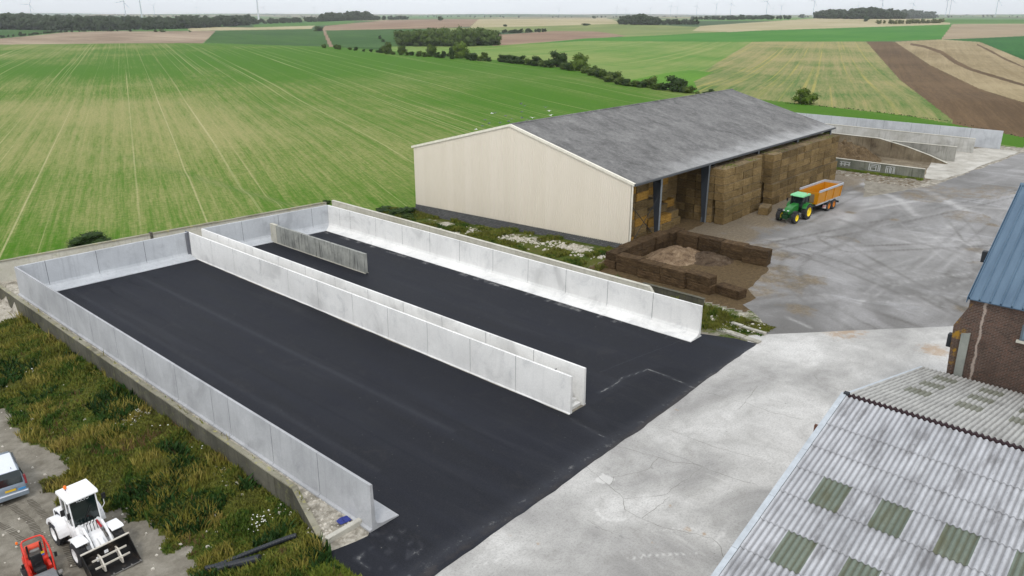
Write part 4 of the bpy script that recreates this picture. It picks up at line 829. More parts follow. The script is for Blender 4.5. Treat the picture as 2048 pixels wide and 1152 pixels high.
sheet('chalky_pavement', fl_, .036, .6, concrete('chalky_white_floor', srgb(158, 153, 142), srgb(198, 194, 185), 0, srgb(104, 94, 78), .85, patch=.5, bump=.02), lambda u, v: np.stack([u * 0, u * 0, u * 0]))
# ================================================================== low shed with corrugated roof, foreground right
SV0 = 7.6; SUR = 25.98; SZR = 11.22; SL = .2555; SHT = math.atan(SL)
shed = empty('corrugated_shed', 'low shed with pale corrugated fibre roof and greenish skylight sheets', 'shed', (0, 0, 0))
def corr_mat(nm, a, b, dirt, amt, tr=.5):
    k = NT(nm, .75, .25); p = k.pos(); c = k.ramp(k.noise(p, .8, 7., .7), [(.3, a), (.7, b)])
    c = k.mix(k.ma('MULTIPLY', k.ss(k.noise(k.vm('MULTIPLY', p, (.5, 1.6, .5)), 1.3, 7., .7), .45, .72), amt), c, dirt)
    c = k.mix(k.ma('MULTIPLY', k.ss(k.noise(p, 16., 4., .8), .55, .7), .45), c, tuple(x * .6 for x in dirt)); c = k.mix(k.ma('MULTIPLY', k.ss(k.noise(k.vm('ADD', p, (5., 9., 0.)), 1.6, 8., .8), .52, .75), .2), c, dirt); wv = k.ma('COSINE', k.ma('MULTIPLY', k.ma('SUBTRACT', 7.6, k.n_sep(p)[1]), 2 * PI / .174)); c = k.mix(k.ma('MULTIPLY', k.ss(k.ma('ADD', wv, k.ma('MULTIPLY', k.ma('SUBTRACT', k.noise(p, 2., 6., .8), .5), 1.2)), .3, -1.), tr), c, tuple(x * .75 for x in dirt)); k.base(c).bump(k.noise(p, 30., 4., .8), .004); return k.m  # dirt colour also darkens the troughs, painting in the shading of the waves
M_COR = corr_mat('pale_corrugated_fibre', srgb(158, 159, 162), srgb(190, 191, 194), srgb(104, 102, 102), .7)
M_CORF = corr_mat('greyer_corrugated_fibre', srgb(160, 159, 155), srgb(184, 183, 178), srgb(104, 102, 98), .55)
M_SKY1 = corr_mat('green_translucent_sheet', srgb(94, 104, 94), srgb(122, 130, 118), srgb(92, 90, 66), .7); M_SKY2 = corr_mat('grey_translucent_sheet', srgb(116, 118, 108), srgb(134, 134, 122), srgb(92, 90, 72), .6)
SW = .87; NW = 5; PER = SW / NW; AMP = .031
def corr(m, u0, u1, v1, v0, lift, side, sheets=1):
    """a corrugated strip between u0,u1 (down-slope) and v0..v1; side=-1 slope falls to -u"""
    n = max(8, int(round((v1 - v0) / PER * 8))); vs = []
    for i in range(n + 1):
        v_ = v1 - (v1 - v0) * i / n; h_ = AMP * math.cos(2 * PI * (SV0 - v_) / PER)
        for k_, u_ in ((0, u0), (1, u1)):
            z = SZR - SL * abs(u_ - SUR) + h_ + lift * k_; vs.append((u_, v_, z))
    base_ = len(vs); vs += [(x, y, z - .012) for x, y, z in vs]
    fs = [(2 * i, 2 * i + 1, 2 * i + 3, 2 * i + 2) for i in range(n)] + [(base_ + 2 * i, base_ + 2 * i + 2, base_ + 2 * i + 3, base_ + 2 * i + 1) for i in range(n)] + [(2 * i + 1, base_ + 2 * i + 1, base_ + 2 * i + 3, 2 * i + 3) for i in range(n)] + [(0, base_, base_ + 1, 1)]
    m.add(vs, fs)
rows_n = [25.9, 24.36, 23.2, 22.1, 20.93, 19.65, 18.42, 17.2, 16.0, 14.8, 13.6]
VE = -7.2
skyN = {(3, 1), (3, 3), (3, 5), (3, 7), (5, 1), (5, 3), (5, 5), (5, 7), (7, 1), (7, 3), (7, 5)}
def slope(rows, side, sky, mat, skm, nm):
    ncol = int((SV0 - VE) / SW); m = MB()
    for i in range(len(rows) - 1):
        a_, b_ = rows[i], rows[i + 1] + (-.1 if side < 0 else .1); cur = 0
        while cur < ncol:
            if (i, cur) in sky:
                s_ = MB(); corr(s_, a_, b_, SV0 - cur * SW, SV0 - (cur + 1) * SW, .035, side); s_.build('skylight', skm, shed, smooth=True); cur += 1; continue
            e = cur
            while e < ncol and (i, e) not in sky: e += 1
            corr(m, a_, b_, SV0 - cur * SW, SV0 - e * SW, .035, side); cur = e
    return m.build(nm, mat, shed, smooth=True)
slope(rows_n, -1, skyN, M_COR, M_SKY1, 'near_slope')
rows_f = [26.06, 27.2, 28.35, 29.5, 30.65, 31.75, 32.85, 33.95, 35.1, 36.3]
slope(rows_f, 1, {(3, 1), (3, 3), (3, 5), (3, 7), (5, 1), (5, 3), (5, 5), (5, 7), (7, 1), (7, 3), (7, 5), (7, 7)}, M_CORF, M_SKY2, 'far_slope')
m = MB(); n = int((SV0 - VE) / PER * 8); vs = []
for i in range(n + 1):
    v_ = SV0 - (SV0 - VE) * i / n; h_ = AMP * math.cos(2 * PI * (SV0 - v_) / PER) * 1.3; vs += [(25.93, v_, SZR - .06), (25.93, v_, SZR + .03 + h_), (26.07, v_, SZR + .035 + h_)]
m.add(vs, [(3 * i, 3 * i + 1, 3 * i + 4, 3 * i + 3) for i in range(n)] + [(3 * i + 1, 3 * i + 2, 3 * i + 5, 3 * i + 4) for i in range(n)]); m.build('ridge_seal', simple('maroon_black_foam', srgb(44, 26, 30), .8), shed)
M_ZINC = simple('pale_zinc_flashing', srgb(176, 182, 187), .5, .1, dirt=(srgb(150, 156, 160), .5))
m = MB(); u_ = 13.6
while u_ < 26: 
    e = min(26, u_ + 2.3); z0, z1 = SZR - SL * (SUR - u_), SZR - SL * (SUR - e)
    m.prism([(u_, z0 - .16), (e - .01, z1 - .16), (e - .01, z1 + .05), (u_, z0 + .055)], SV0 + .02, SV0 + .21, 'y'); u_ = e
m.prism([(25.99, SZR - .1), (36.4, SZR - SL * 10.4 - .1), (36.4, SZR - SL * 10.4 + .04), (25.99, SZR + .04)], SV0 + .0, SV0 + .12, 'y'); m.build('verge_flashing', M_ZINC, shed, bevel=.015)
m = MB(); m.prism([(13.8, -2), (36.2, -2), (36.2, SZR - SL * 10.2 - .1), (SUR, SZR - .1), (13.8, SZR - SL * 12.2 - .1)], VE + .2, SV0 - .15, 'y'); m.build('shed_wall', simple('rendered_shed_wall', srgb(150, 144, 132), .9, var=.2, scale=1.), shed)
m = MB(); m.box(24.1, 24.2, SV0 + .1, SV0 + .35, 9.9, 10.7); m.build('bracket', simple('rusty_bracket', srgb(92, 58, 40), .8), shed); m = MB(); m.box(25.9, 26.05, SV0 - .05, SV0 + .12, SZR + .0, SZR + .1); m.build('ridge_stub', M_DARK, shed)
# ================================================================== brick building with blue roof
BBU = 36.75; BBV = 6.4; BBZ = 12.28
bb = empty('brick_building', 'old red-brown brick building with blue metal roof', 'building', (0, 0, 0))
def brick_mat():
    k = NT('old_brown_brick', .9, .2); p = k.pos(); s = k.n_sep(p); b = k.n('ShaderNodeTexBrick'); k.put(b.inputs['Vector'], k.comb(k.ma('ADD', s[1], s[0]), s[2])); b.inputs['Scale'].default_value = 1
    b.inputs['Brick Width'].default_value = .23; b.inputs['Row Height'].default_value = .072; b.inputs['Mortar Size'].default_value = .011; b.inputs['Bias'].default_value = 0
    k.put(b.inputs['Color1'], srgb(62, 50, 44)); k.put(b.inputs['Color2'], srgb(90, 68, 58)); k.put(b.inputs['Mortar'], srgb(104, 94, 86))
    c = k.mix(k.ma('MULTIPLY', k.ss(k.noise(p, 1.1, 7., .7), .45, .7), .55), b.outputs['Color'], srgb(62, 52, 46)); c = k.mix(k.ma('MULTIPLY', k.ss(k.noise(p, 7., 4., .8), .56, .66), .45), c, srgb(128, 84, 66))
    near = k.ss(k.ma('ABSOLUTE', k.ma('SUBTRACT', s[1], k.ma('ADD', BBV - .62, k.ma('MULTIPLY', k.ma('SUBTRACT', k.noise(p, 2.5, 6., .8), .5), .35)))), .07, .02)
    c = k.mix(k.ma('MULTIPLY', near, .7), c, srgb(176, 162, 150))
    ly = k.ma('MULTIPLY', k.ss(k.noise(p, 1.8, 6., .7), .5, .6), k.ss(s[1], BBV - .3, BBV + .1)); c = k.mix(k.ma('MULTIPLY', ly, .8), c, srgb(156, 118, 30))
    k.base(c).bump(b.outputs['Fac'], .01, -1.); return k.m
M_BRICK = brick_mat()
m = MB(); m.box(BBU, 50, BBV - 17, BBV, -1, BBZ - .02)
m.build('wall', M_BRICK, bb)
def onu(x, y, u):
    d = ray(x, y); du, dv = UV(d[0], d[1]); t = u / du; return dv * t, CAMZ + t * d[2]
bp = [onu(*p, BBU) for p in ((1942, 616), (1907, 650), (1903, 675), (1892, 748))]
m = MB(); m.prism([(BBV + .002, 2), (bp[3][0] + .6, 2), bp[3], bp[2], bp[1], (BBV + .002, bp[0][1])], BBU + .02, BBU + .9, 'x'); m.build('buttress', M_BRICK, bb)
rp_ = [onu(*p, BBU) for p in ((1924, 666), (1942, 666), (1924, 755), (1907, 755))]
m = MB(); m.prism([(rp_[0][0], rp_[0][1]), (rp_[1][0], rp_[1][1]), (rp_[2][0], rp_[2][1] - 1.5), (rp_[3][0], rp_[3][1] - 1.5)], BBU - .12, BBU - .003, 'x'); m.build('render_patch', concrete('grey_render', srgb(120, 124, 118), srgb(150, 152, 144), .5), bb)
wn = MB(); wn.box(BBU - .06, BBU + .02, 2.9, 4.3, BBZ - 1.5, BBZ - .8); w_ = wn.build('window', simple('window_frame_grey', srgb(88, 100, 108), .5), bb)
m = MB(); m.box(BBU - .075, BBU - .061, 2.98, 4.22, BBZ - 1.42, BBZ - .88); m.build('pane', simple('blue_grey_pane', srgb(110, 128, 140), .15), w_); m = MB(); m.box(BBU - .14, BBU + .0, 2.8, 4.4, BBZ - 1.6, BBZ - 1.5); m.build('sill', M_OLDB, w_)
k = NT('blue_roof_paint', .38, .5); p = k.pos(); k.base(k.ramp(k.noise(k.vm('MULTIPLY', p, (.3, 2., .3)), 1.2, 6., .7), [(.3, srgb(66, 88, 108)), (.7, srgb(88, 110, 128))])); M_BLUE = k.m
RU = 43.3; RZ = 16.0; SLB = (RZ - BBZ) / (RU - BBU); m = MB(); e0 = BBU - .2; vs = []; v_ = BBV + .06; pr = []
while v_ > BBV - 17:
    for dv, h_ in ((0, 0), (.03, .07), (.06, .07), (.09, 0)): pr.append((v_ - dv, h_))
    v_ -= .4
for v__, h_ in pr:
    vs += [(e0, v__, BBZ - .28 * SLB + h_ + .03), (RU, v__, RZ + h_ + .03)]
m.add(vs, [(2 * i, 2 * i + 1, 2 * i + 3, 2 * i + 2) for i in range(len(pr) - 1)])
m.add([(e0, BBV + .06, BBZ - .28 * SLB + .0), (RU, BBV + .06, RZ + .0), (RU, BBV - 17, RZ), (e0, BBV - 17, BBZ - .28 * SLB)], [(0, 1, 2, 3)])
m.add([(RU, BBV + .06, RZ + .03), (RU, BBV - 17, RZ + .03), (49.8, BBV - 17, RZ - 6.5 * SLB), (49.8, BBV + .06, RZ - 6.5 * SLB)], [(0, 1, 2, 3)])
m.build('roof', M_BLUE, bb)
m = MB(); m.prism([(e0 - .03, BBZ - .28 * SLB - .14), (RU, RZ - .1), (RU, RZ + .1), (e0 - .03, BBZ - .28 * SLB + .1)], BBV + .061, BBV + .09, 'y'); m.build('verge_trim', simple('dark_blue_trim', srgb(60, 86, 108), .4), bb)
m = MB(); m.prism([(BBU + .02, BBZ - .05), (49.8, BBZ - .05), (RU, RZ - .08)], BBV - .3, BBV - .02, 'y'); m.build('gable', M_BRICK, bb)
m = MB(); m.tube([(RU, BBV + .1, RZ + .04), (RU, BBV - 17, RZ + .04)], .1, 8); m.build('ridge_cap', M_BLUE, bb)
m = MB(); m.box(39.6, 39.9, BBV + .16, BBV + .42, 13.0, 13.5); m.box(39.7, 39.8, BBV + .0, BBV + .3, 13.1, 13.2); m.build('lamp_box', M_DARK, bb)
m = MB(); m.box(BBU + .2, BBU + .5, bp[2][0] - .05, bp[2][0] + .2, bp[2][1] - .55, bp[2][1] + .05); m.build('wall_box', M_DARK, bb)
# ================================================================== light, sky, haze
SUN_EL, SUN_AZ = R(52), math.atan2(-.55, -.8)     # direction to the sun in world xy: from the -u, -v side
w = bpy.data.worlds.new('World'); sc.world = w; w.use_nodes = True; t = w.node_tree; bg = t.nodes['Background']
sky = t.nodes.new('ShaderNodeTexSky'); sky.sky_type = 'NISHITA'; sky.sun_disc = False; sky.sun_elevation = SUN_EL; sky.sun_rotation = PI / 2 - SUN_AZ; sky.dust_density = 3
tc = t.nodes.new('ShaderNodeTexCoord'); sp3 = t.nodes.new('ShaderNodeSeparateXYZ'); t.links.new(tc.outputs['Generated'], sp3.inputs[0])
mx = t.nodes.new('ShaderNodeMath'); mx.operation = 'MAXIMUM'; t.links.new(sp3.outputs[2], mx.inputs[0]); mx.inputs[1].default_value = .02
cb_ = t.nodes.new('ShaderNodeCombineXYZ'); t.links.new(sp3.outputs[0], cb_.inputs[0]); t.links.new(sp3.outputs[1], cb_.inputs[1]); t.links.new(mx.outputs[0], cb_.inputs[2]); t.links.new(cb_.outputs[0], sky.inputs[0])
nz = t.nodes.new('ShaderNodeTexNoise'); nz.inputs['Scale'].default_value = 3; nz.inputs['Detail'].default_value = 5; t.links.new(cb_.outputs[0], nz.inputs['Vector'])
rp = t.nodes.new('ShaderNodeValToRGB'); rp.color_ramp.elements[0].position = .0; rp.color_ramp.elements[0].color = (16.5, 17.2, 17.8, 1); rp.color_ramp.elements[0].position = .1; rp.color_ramp.elements[1].position = .45; rp.color_ramp.elements[1].color = (11.6, 12.1, 12.8, 1)
ad = t.nodes.new('ShaderNodeMath'); ad.operation = 'MULTIPLY_ADD'; t.links.new(nz.outputs[0], ad.inputs[0]); ad.inputs[1].default_value = .25; t.links.new(mx.outputs[0], ad.inputs[2]); t.links.new(ad.outputs[0], rp.inputs[0])
mi = t.nodes.new('ShaderNodeMix'); mi.data_type = 'RGBA'; mi.inputs[0].default_value = .9; t.links.new(sky.outputs[0], mi.inputs[6]); t.links.new(rp.outputs[0], mi.inputs[7]); t.links.new(mi.outputs[2], bg.inputs[0]); bg.inputs[1].default_value = .1
su = bpy.data.lights.new('sun', 'SUN'); su.energy = 1.3; su.angle = R(12); su.color = (1, .97, .92); so = bpy.data.objects.new('sun', su); C.objects.link(so)
sd = Vector((math.cos(SUN_AZ) * math.cos(SUN_EL), math.sin(SUN_AZ) * math.cos(SUN_EL), math.sin(SUN_EL))); so.rotation_euler = sd.to_track_quat('Z', 'Y').to_euler(); so.location = (0, 0, 60)
sc.view_settings.view_transform = 'Standard'; sc.view_settings.look = 'None'; sc.view_settings.exposure = 0.
HAZE = 1
if HAZE:
    m = MB(); hb = [UV(-17000, -60), UV(17000, -60), UV(17000, 12500), UV(-17000, 12500)]
    m.add([(x, y, -260) for x, y in hb] + [(x, y, 130) for x, y in hb], [(3, 2, 1, 0), (4, 5, 6, 7), (0, 1, 5, 4), (1, 2, 6, 5), (2, 3, 7, 6), (3, 0, 4, 7)])
    hm = bpy.data.materials.new('air_haze'); hm.use_nodes = True; ht = hm.node_tree; ht.nodes.clear(); vo = ht.nodes.new('ShaderNodeVolumePrincipled'); ou = ht.nodes.new('ShaderNodeOutputMaterial'); ht.links.new(vo.outputs[0], ou.inputs['Volume'])
    vo.inputs['Color'].default_value = (.96, .98, 1., 1); vo.inputs['Density'].default_value = .000105; vo.inputs['Anisotropy'].default_value = .75
    o = m.build('haze', hm); o['kind'] = 'stuff'; o['label'] = 'thin pale haze lying over the distant fields'
# ================================================================== vehicles
M_TYRE = simple('tyre_rubber', srgb(48, 48, 50), .9, var=.25, scale=8, dirt=(srgb(104, 98, 88), .6)); M_GLASS = simple('dark_tinted_glass', srgb(22, 34, 34), .08, var=.05, spec=.6); M_BLACK = simple('black_plastic', srgb(26, 26, 28), .6)
M_WHT = simple('white_machine_paint', srgb(236, 236, 236), .35, var=.04, dirt=(srgb(150, 140, 126), .45), scale=2.); M_ORNG = simple('amber_beacon', srgb(230, 110, 20), .3); M_LAMP = simple('lamp_lens', srgb(226, 230, 232), .15); M_STEEL = simple('bare_worn_steel', srgb(132, 130, 126), .45, .5, dirt=(srgb(90, 78, 66), .5)); M_RED = simple('red_machine_paint', srgb(206, 50, 34), .38, var=.06, dirt=(srgb(120, 60, 44), .4))
def wheel(par, x, y, r, w, rimm, lugs=20, side=1, name='wheel'):
    m = MB(); rr = r * .58
    m.lathe([(-w / 2, rr), (-w / 2, r * .8), (-w * .42, r * .93), (-w * .3, r * .965), (w * .3, r * .965), (w * .42, r * .93), (w / 2, r * .8), (w / 2, rr)], 28, 'y', cap=False)
    for k in range(lugs):
        for s_ in (-1, 1):
            a = 2 * PI * (k + (.5 if s_ > 0 else 0)) / lugs; M_ = Matrix.Rotation(-a, 4, 'Y') @ Matrix.Translation((0, s_ * w * .22, r * .965)) @ Matrix.Rotation(s_ * .6, 4, 'Z'); m.box(-r * .045, r * .045, -w * .27, w * .27, -.02, r * .05, M_)
    o = m.build(name, M_TYRE, par, smooth=False); o.location = (x, y, r)
    d = MB(); e = side * w / 2; d.lathe([(-e * .8, rr), (-e * .8, .02)], 20, 'y', cap=False); d.lathe(sorted([(e * .98, rr * 1.02), (e * .98, rr * .9), (e * .55, rr * .82), (e * .5, rr * .45), (e * .75, rr * .3), (e * .75, .02)], key=lambda q: 0), 24, 'y', cap=False)
    d.build('rim', rimm, o, smooth=True); return o
def place_dir(p_rear, p_front): return math.atan2(p_front[1] - p_rear[1], p_front[0] - p_rear[0])
# ---- white compact wheel loader
gz = -2.0
R1, F1, F2 = at(128, 1086, gz), at(168, 1127, gz), at(250, 1078, gz)
h_ = place_dir(R1, F1); ctr = ((R1[0] + F1[0]) / 2 - math.sin(h_) * .82, (R1[1] + F1[1]) / 2 + math.cos(h_) * .82); ctr = (ctr[0] - math.cos(h_) * .08, ctr[1] - math.sin(h_) * .08)
ld = empty('wheel_loader', 'white compact wheel loader with an open black bucket, orange beacon on its cab', 'wheel loader', (ctr[0], ctr[1], gz), h_)
for x in (-1.15, 1.15):
    for s_ in (-1, 1): wheel(ld, x, s_ * .82, .56, .44, M_WHT, 20, s_)
m = MB(); m.prism([(-2.05, .62), (-.35, .5), (-.2, 1.0), (-.45, 1.5), (-1.5, 1.55), (-2.1, 1.25)], -.62, .62, 'y'); m.build('rear_body', M_WHT, ld, bevel=.08)
for s_ in (-1, 1):
    m = MB(); arc = [(-1.15 + .78 * math.cos(a), .56 + .78 * math.sin(a)) for a in np.linspace(2.75, .15, 12)]; inn = [(-1.15 + .62 * math.cos(a), .56 + .62 * math.sin(a)) for a in np.linspace(.15, 2.75, 12)]
    m.prism(arc + inn, s_ * .55, s_ * 1.04, 'y'); m.prism(arc + [(-.38, .68), (-1.9, .7)], s_ * .5, s_ * .6, 'y'); m.build('rear_fender', M_WHT, ld, bevel=.03)
    m = MB(); m.prism([(.72, 1.16), (.84, 1.26), (1.5, 1.3), (1.62, 1.24), (1.62, 1.2), (1.5, 1.26), (.86, 1.22), (.76, 1.13)], s_ * .5, s_ * 1.05, 'y'); m.box(.8, .84, *sorted((s_ * .5, s_ * 1.0)), .8, 1.2); m.build('front_fender', M_WHT, ld, bevel=.01)
    m = MB(); m.tube([(.45, s_ * .36, 1.42), (.95, s_ * .38, 1.5), (1.45, s_ * .42, 1.15), (1.95, s_ * .45, .5)], .03, 6)
    for a_, b_ in (((.4, 1.38), (.95, 1.5)), ((.95, 1.5), (1.5, 1.12)), ((1.5, 1.12), (2.0, .42))): m.prism([(a_[0], a_[1] - .09), (b_[0], b_[1] - .09), (b_[0], b_[1] + .07), (a_[0], a_[1] + .07)], s_ * .37, s_ * .46, 'y')
    m.build('lift_arm', M_WHT, ld, bevel=.02)
    m = MB(); m.tube([(.35, s_ * .3, .95), (1.1, s_ * .32, 1.1)], .055, 10); m.tube([(1.1, s_ * .32, 1.1), (1.45, s_ * .32, .98)], .03, 8); m.build('lift_cylinder', M_STEEL, ld)
    m = MB(); m.lathe([(0, .09), (.04, .1), (.05, .04)], 16, 'x', (.33, s_ * .52, 1.18)); m.build('headlight', M_LAMP, ld)
    m = MB(); m.tube([(.2, s_ * .64, 1.5), (.32, s_ * .86, 1.9), (.3, s_ * .86, 2.2)], .015, 6); m.build('mirror_arm', M_WHT, ld); m = MB(); m.box(.27, .33, *sorted((s_ * .8, s_ * .98)), 2.12, 2.42); m.build('mirror', M_BLACK, ld, bevel=.02)
m = MB(); m.prism([(-.2, .5), (.35, .45), (.42, 1.0), (.38, 1.28), (-.3, 1.3)], -.62, .62, 'y'); m.build('cab_base', M_WHT, ld, bevel=.09)
m = MB(); m.prism([(.2, .45), (1.7, .42), (1.65, .75), (1.1, 1.12), (.5, 1.2), (.3, .95)], -.3, .3, 'y'); m.build('front_frame', M_WHT, ld, bevel=.04)
m = MB(); m.box(1.0, 1.3, -.72, .72, .42, .68); m.build('axle', M_WHT, ld, bevel=.03); m = MB(); m.box(-1.3, -1.0, -.72, .72, .42, .68); m.build('axle', M_WHT, ld, bevel=.03)
m = MB(); m.prism([(1.2, .95), (1.5, 1.12), (1.9, .9), (1.98, .55), (1.8, .5), (1.6, .8)], -.09, .09, 'y'); m.prism([(1.78, .25), (1.9, .25), (1.88, .8), (1.8, .85)], -.5, .5, 'y'); m.build('tilt_linkage', M_WHT, ld, bevel=.02)
m = MB(); m.tube([(.6, .3, 1.42), (1.1, .28, 1.35)], .05, 10); m.build('tilt_cylinder', simple('red_cylinder', srgb(178, 48, 52), .4), ld)
for q in range(4):
    m = MB(); y = -.22 + q * .14; m.tube([(.42, y, 1.15), (.55, y, 1.5), (.72, y + .03, 1.52), (.85, y + .02, 1.12)], .016, 6); m.build('hose', M_BLACK, ld)
ld.scale = (1.12, 1.1, 1.14)
m = MB(); m.prism([(.1, .7), (.6, .8), (.72, 1.05), (.5, 1.32), (.2, 1.42), (.0, 1.3)], -.6, .6, 'y'); m.build('front_cowl', M_WHT, ld, bevel=.1)
# cab
m = MB(); m.prism([(-.75, 1.25), (.3, 1.22), (.36, 1.3), (.22, 2.62), (-.7, 2.62)], -.56, .56, 'y'); m.build('cab_glass', M_GLASS, ld, bevel=.03)
m = MB()
for s_ in (-1, 1):
    for a_, b_ in (((.38, 1.25), (.25, 2.64)), ((-.15, 1.25), (-.18, 2.64)), ((-.78, 1.3), (-.74, 2.64))): m.tube([(a_[0], s_ * .575, a_[1]), (b_[0], s_ * .575, b_[1])], .032, 8)
    m.tube([(.38, s_ * .575, 1.27), (-.78, s_ * .575, 1.3)], .03, 8)
m.build('cab_frame', M_WHT, ld)
m = MB(); m.prism([(-.86, 2.62), (.42, 2.62), (.46, 2.68), (.36, 2.79), (-.8, 2.81), (-.88, 2.72)], -.68, .68, 'y'); m.build('cab_roof', M_WHT, ld, bevel=.06)
text('cab_lettering', 'VOLVO', .17, simple('white_lettering', srgb(240, 240, 240), .5), ld, (.268, 0, 2.5), (R(84), 0, R(90)))
m = MB(); m.tube([(-.5, -.35, 2.8), (-.5, -.35, 2.9)], .025, 8); bc = m.build('beacon', M_BLACK, ld)
for s_ in (-1, 1):
    m = MB(); m.box(-1.75, -1.3, *sorted((s_ * .622, s_ * .64)), 1.05, 1.35); m.box(-.1, -.06, *sorted((s_ * .58, s_ * .63)), 1.6, 1.9); m.build('vent_panel', M_BLACK, ld)
m = MB(); m.tube([(.36, -.1, 1.5), (.31, .25, 2.1)], .014, 6); m.build('wiper', M_BLACK, ld)
m = MB(); m.lathe([(0, .07), (.1, .07), (.14, .05), (.15, .01)], 14, 'z', (-.5, -.35, 2.9)); m.build('beacon_lens', M_ORNG, bc, smooth=True)
m = MB(); m.box(-1.5, -1.1, -.625, -.622, 1.2, 1.42); m.box(-.95, -.7, -1.045, -1.042, 1.1, 1.2); m.build('air_grille', simple('navy_marking', srgb(36, 40, 70), .5), ld); m = MB(); m.lathe([(0, .09), (.22, .09)], 12, 'z', (-1.3, -.35, 1.5)); m.build('exhaust', M_BLACK, ld)
# bucket
bk = MB(); t_ = .025; prof = [(2.02, 1.0), (1.92, .7), (1.93, .38), (2.06, .14), (2.3, .06), (2.95, .04)]
for a_, b_ in zip(prof[:-1], prof[1:]):
    nx, nz_ = -(b_[1] - a_[1]), (b_[0] - a_[0]); l = math.hypot(nx, nz_); nx, nz_ = nx / l * t_, nz_ / l * t_
    bk.prism([a_, b_, (b_[0] - nx * -1, b_[1] - nz_ * -1), (a_[0] + nx, a_[1] + nz_)], -1.02, 1.02, 'y')
for s_ in (-1, 1): bk.prism([(2.02, 1.0), (1.92, .7), (1.93, .38), (2.06, .14), (2.3, .06), (2.95, .04), (2.9, .12)], s_ * 1.0, s_ * 1.03, 'y')
bo = bk.build('bucket', simple('bucket_black', srgb(20, 19, 19), .55, dirt=(srgb(104, 88, 72), .5), scale=3), ld)
m = MB(); m.tube([(2.0, -1.06, 1.02), (2.0, 1.06, 1.02)], .045, 8); m.build('bucket_rim', simple('pale_worn_paint', srgb(206, 200, 188), .5, dirt=(srgb(130, 96, 70), .6)), bo)
m = MB()
for z, x in ((.62, 2.25), (.38, 2.5)): m.box(x, x + .05, -.75, .75, z, z + .07)
for y in (-.38, .38): m.prism([(2.0, .7), (2.25, .72), (2.6, .36), (2.6, .12), (2.3, .1)], y - .03, y + .03, 'y')
m.build('bucket_bars', MATS['pale_worn_paint'], bo)
m = MB(); m.box(2.86, 3.0, -1.03, 1.03, .03, .065)
for q in range(6): m.box(2.9, 3.04, -1.0 + q * .39, -.95 + q * .39, .04, .1)
m.build('cutting_edge', M_STEEL, bo)
# ---- red mini loader
rc = at(88, 1166, gz); rm = empty('mini_loader', 'small open red loader with roll bar and black seat, beside the white loader', 'mini loader', (rc[0], rc[1], gz), h_ - .12)
M_GREY = simple('grey_machine_cover', srgb(112, 114, 116), .5, dirt=(srgb(80, 76, 70), .5)); M_RIMG = simple('pale_rim', srgb(190, 186, 176), .5, dirt=(srgb(110, 100, 84), .6))
for x in (-.72, .72):
    for s_ in (-1, 1): wheel(rm, x, s_ * .55, .36, .3, M_RIMG, 16, s_)
m = MB(); m.prism([(-1.35, .4), (-.5, .35), (-.45, 1.0), (-.6, 1.18), (-1.2, 1.12), (-1.4, .9)], -.5, .5, 'y'); m.build('hood', M_RED, rm, bevel=.07)
m = MB(); m.box(-.5, .6, -.42, .42, .3, .52); m.box(-.45, .1, -.5, -.36, .5, .9); m.box(-.45, .1, .36, .5, .5, .9); m.build('floor_pan', M_RED, rm, bevel=.02)
m = MB(); m.prism([(.4, .4), (1.25, .38), (1.3, .62), (1.1, .84), (.55, .95), (.4, .9)], -.52, .52, 'y'); m.build('front_cover', M_GREY, rm, bevel=.05)
text('cover_lettering', 'YANMAR', .15, simple('red_white_lettering', srgb(226, 210, 206), .5), rm, (1.222, 0, .745), (R(48), 0, R(90)))
m = MB(); m.box(-.42, -.02, -.26, .26, .66, .8); m.prism([(-.5, .75), (-.38, .75), (-.46, 1.35), (-.58, 1.33)], -.25, .25, 'y'); m.build('seat', M_BLACK, rm, bevel=.05)
m = MB(); m.prism([(.22, .5), (.42, .5), (.36, 1.05), (.2, 1.1)], -.22, .22, 'y'); m.build('console', M_BLACK, rm, bevel=.03)
m = MB()
for i in range(17):
    a = 2 * PI * i / 16; 
m.tube([(.12 + .07 * math.cos(2 * PI * i / 16), .17 * math.sin(2 * PI * i / 16), 1.2 + .15 * math.cos(2 * PI * i / 16)) for i in range(17)], .014, 6, False); m.build('steering_wheel', M_BLACK, rm)
m = MB()
pts = [(.62, -.5, .85), (.5, -.52, 1.6), (.3, -.5, 2.08), (-.5, -.46, 2.16), (-.68, -.38, 2.17), (-.74, -.2, 2.17), (-.74, .2, 2.17), (-.68, .38, 2.17), (-.5, .46, 2.16), (.3, .5, 2.08), (.5, .52, 1.6), (.62, .5, .85)]
m.tube(pts, .042, 10)
for s_ in (-1, 1): m.tube([(-.55, s_ * .46, 2.15), (-.6, s_ * .46, 1.0)], .042, 8)
m.build('roll_bar', M_RED, rm, smooth=True)
m = MB(); m.prism([(-1.15, 1.15), (-.65, 1.2), (-.62, 1.75), (-.8, 1.85)], -.36, .36, 'y'); m.build('engine_cover', simple('orange_red_plastic', srgb(222, 84, 60), .5), rm, bevel=.06)
m = MB(); m.lathe([(-.2, .1), (.2, .1)], 14, 'y', (-.56, 0, 1.55)); m.box(-.6, -.5, -.3, .3, 1.2, 1.5); m.build('engine_parts', M_STEEL, rm)
for s_ in (-1, 1): m = MB(); m.tube([(-.5, s_ * .28, 1.2), (-.52, s_ * .28, 1.8)], .035, 8); m.box(-.54, -.48, *sorted((s_ * .24, s_ * .32)), 1.55, 1.95); m.build('lap_bar', M_BLACK, rm)
m = MB(); m.box(-.47, -.46, .22, .36, 1.3, 1.42); m.build('warning_label', simple('yellow_label', srgb(230, 196, 30), .5), rm); m = MB(); m.box(-.47, -.46, .22, .36, 1.2, 1.29); m.build('warning_label', simple('blue_label', srgb(70, 100, 190), .5), rm)
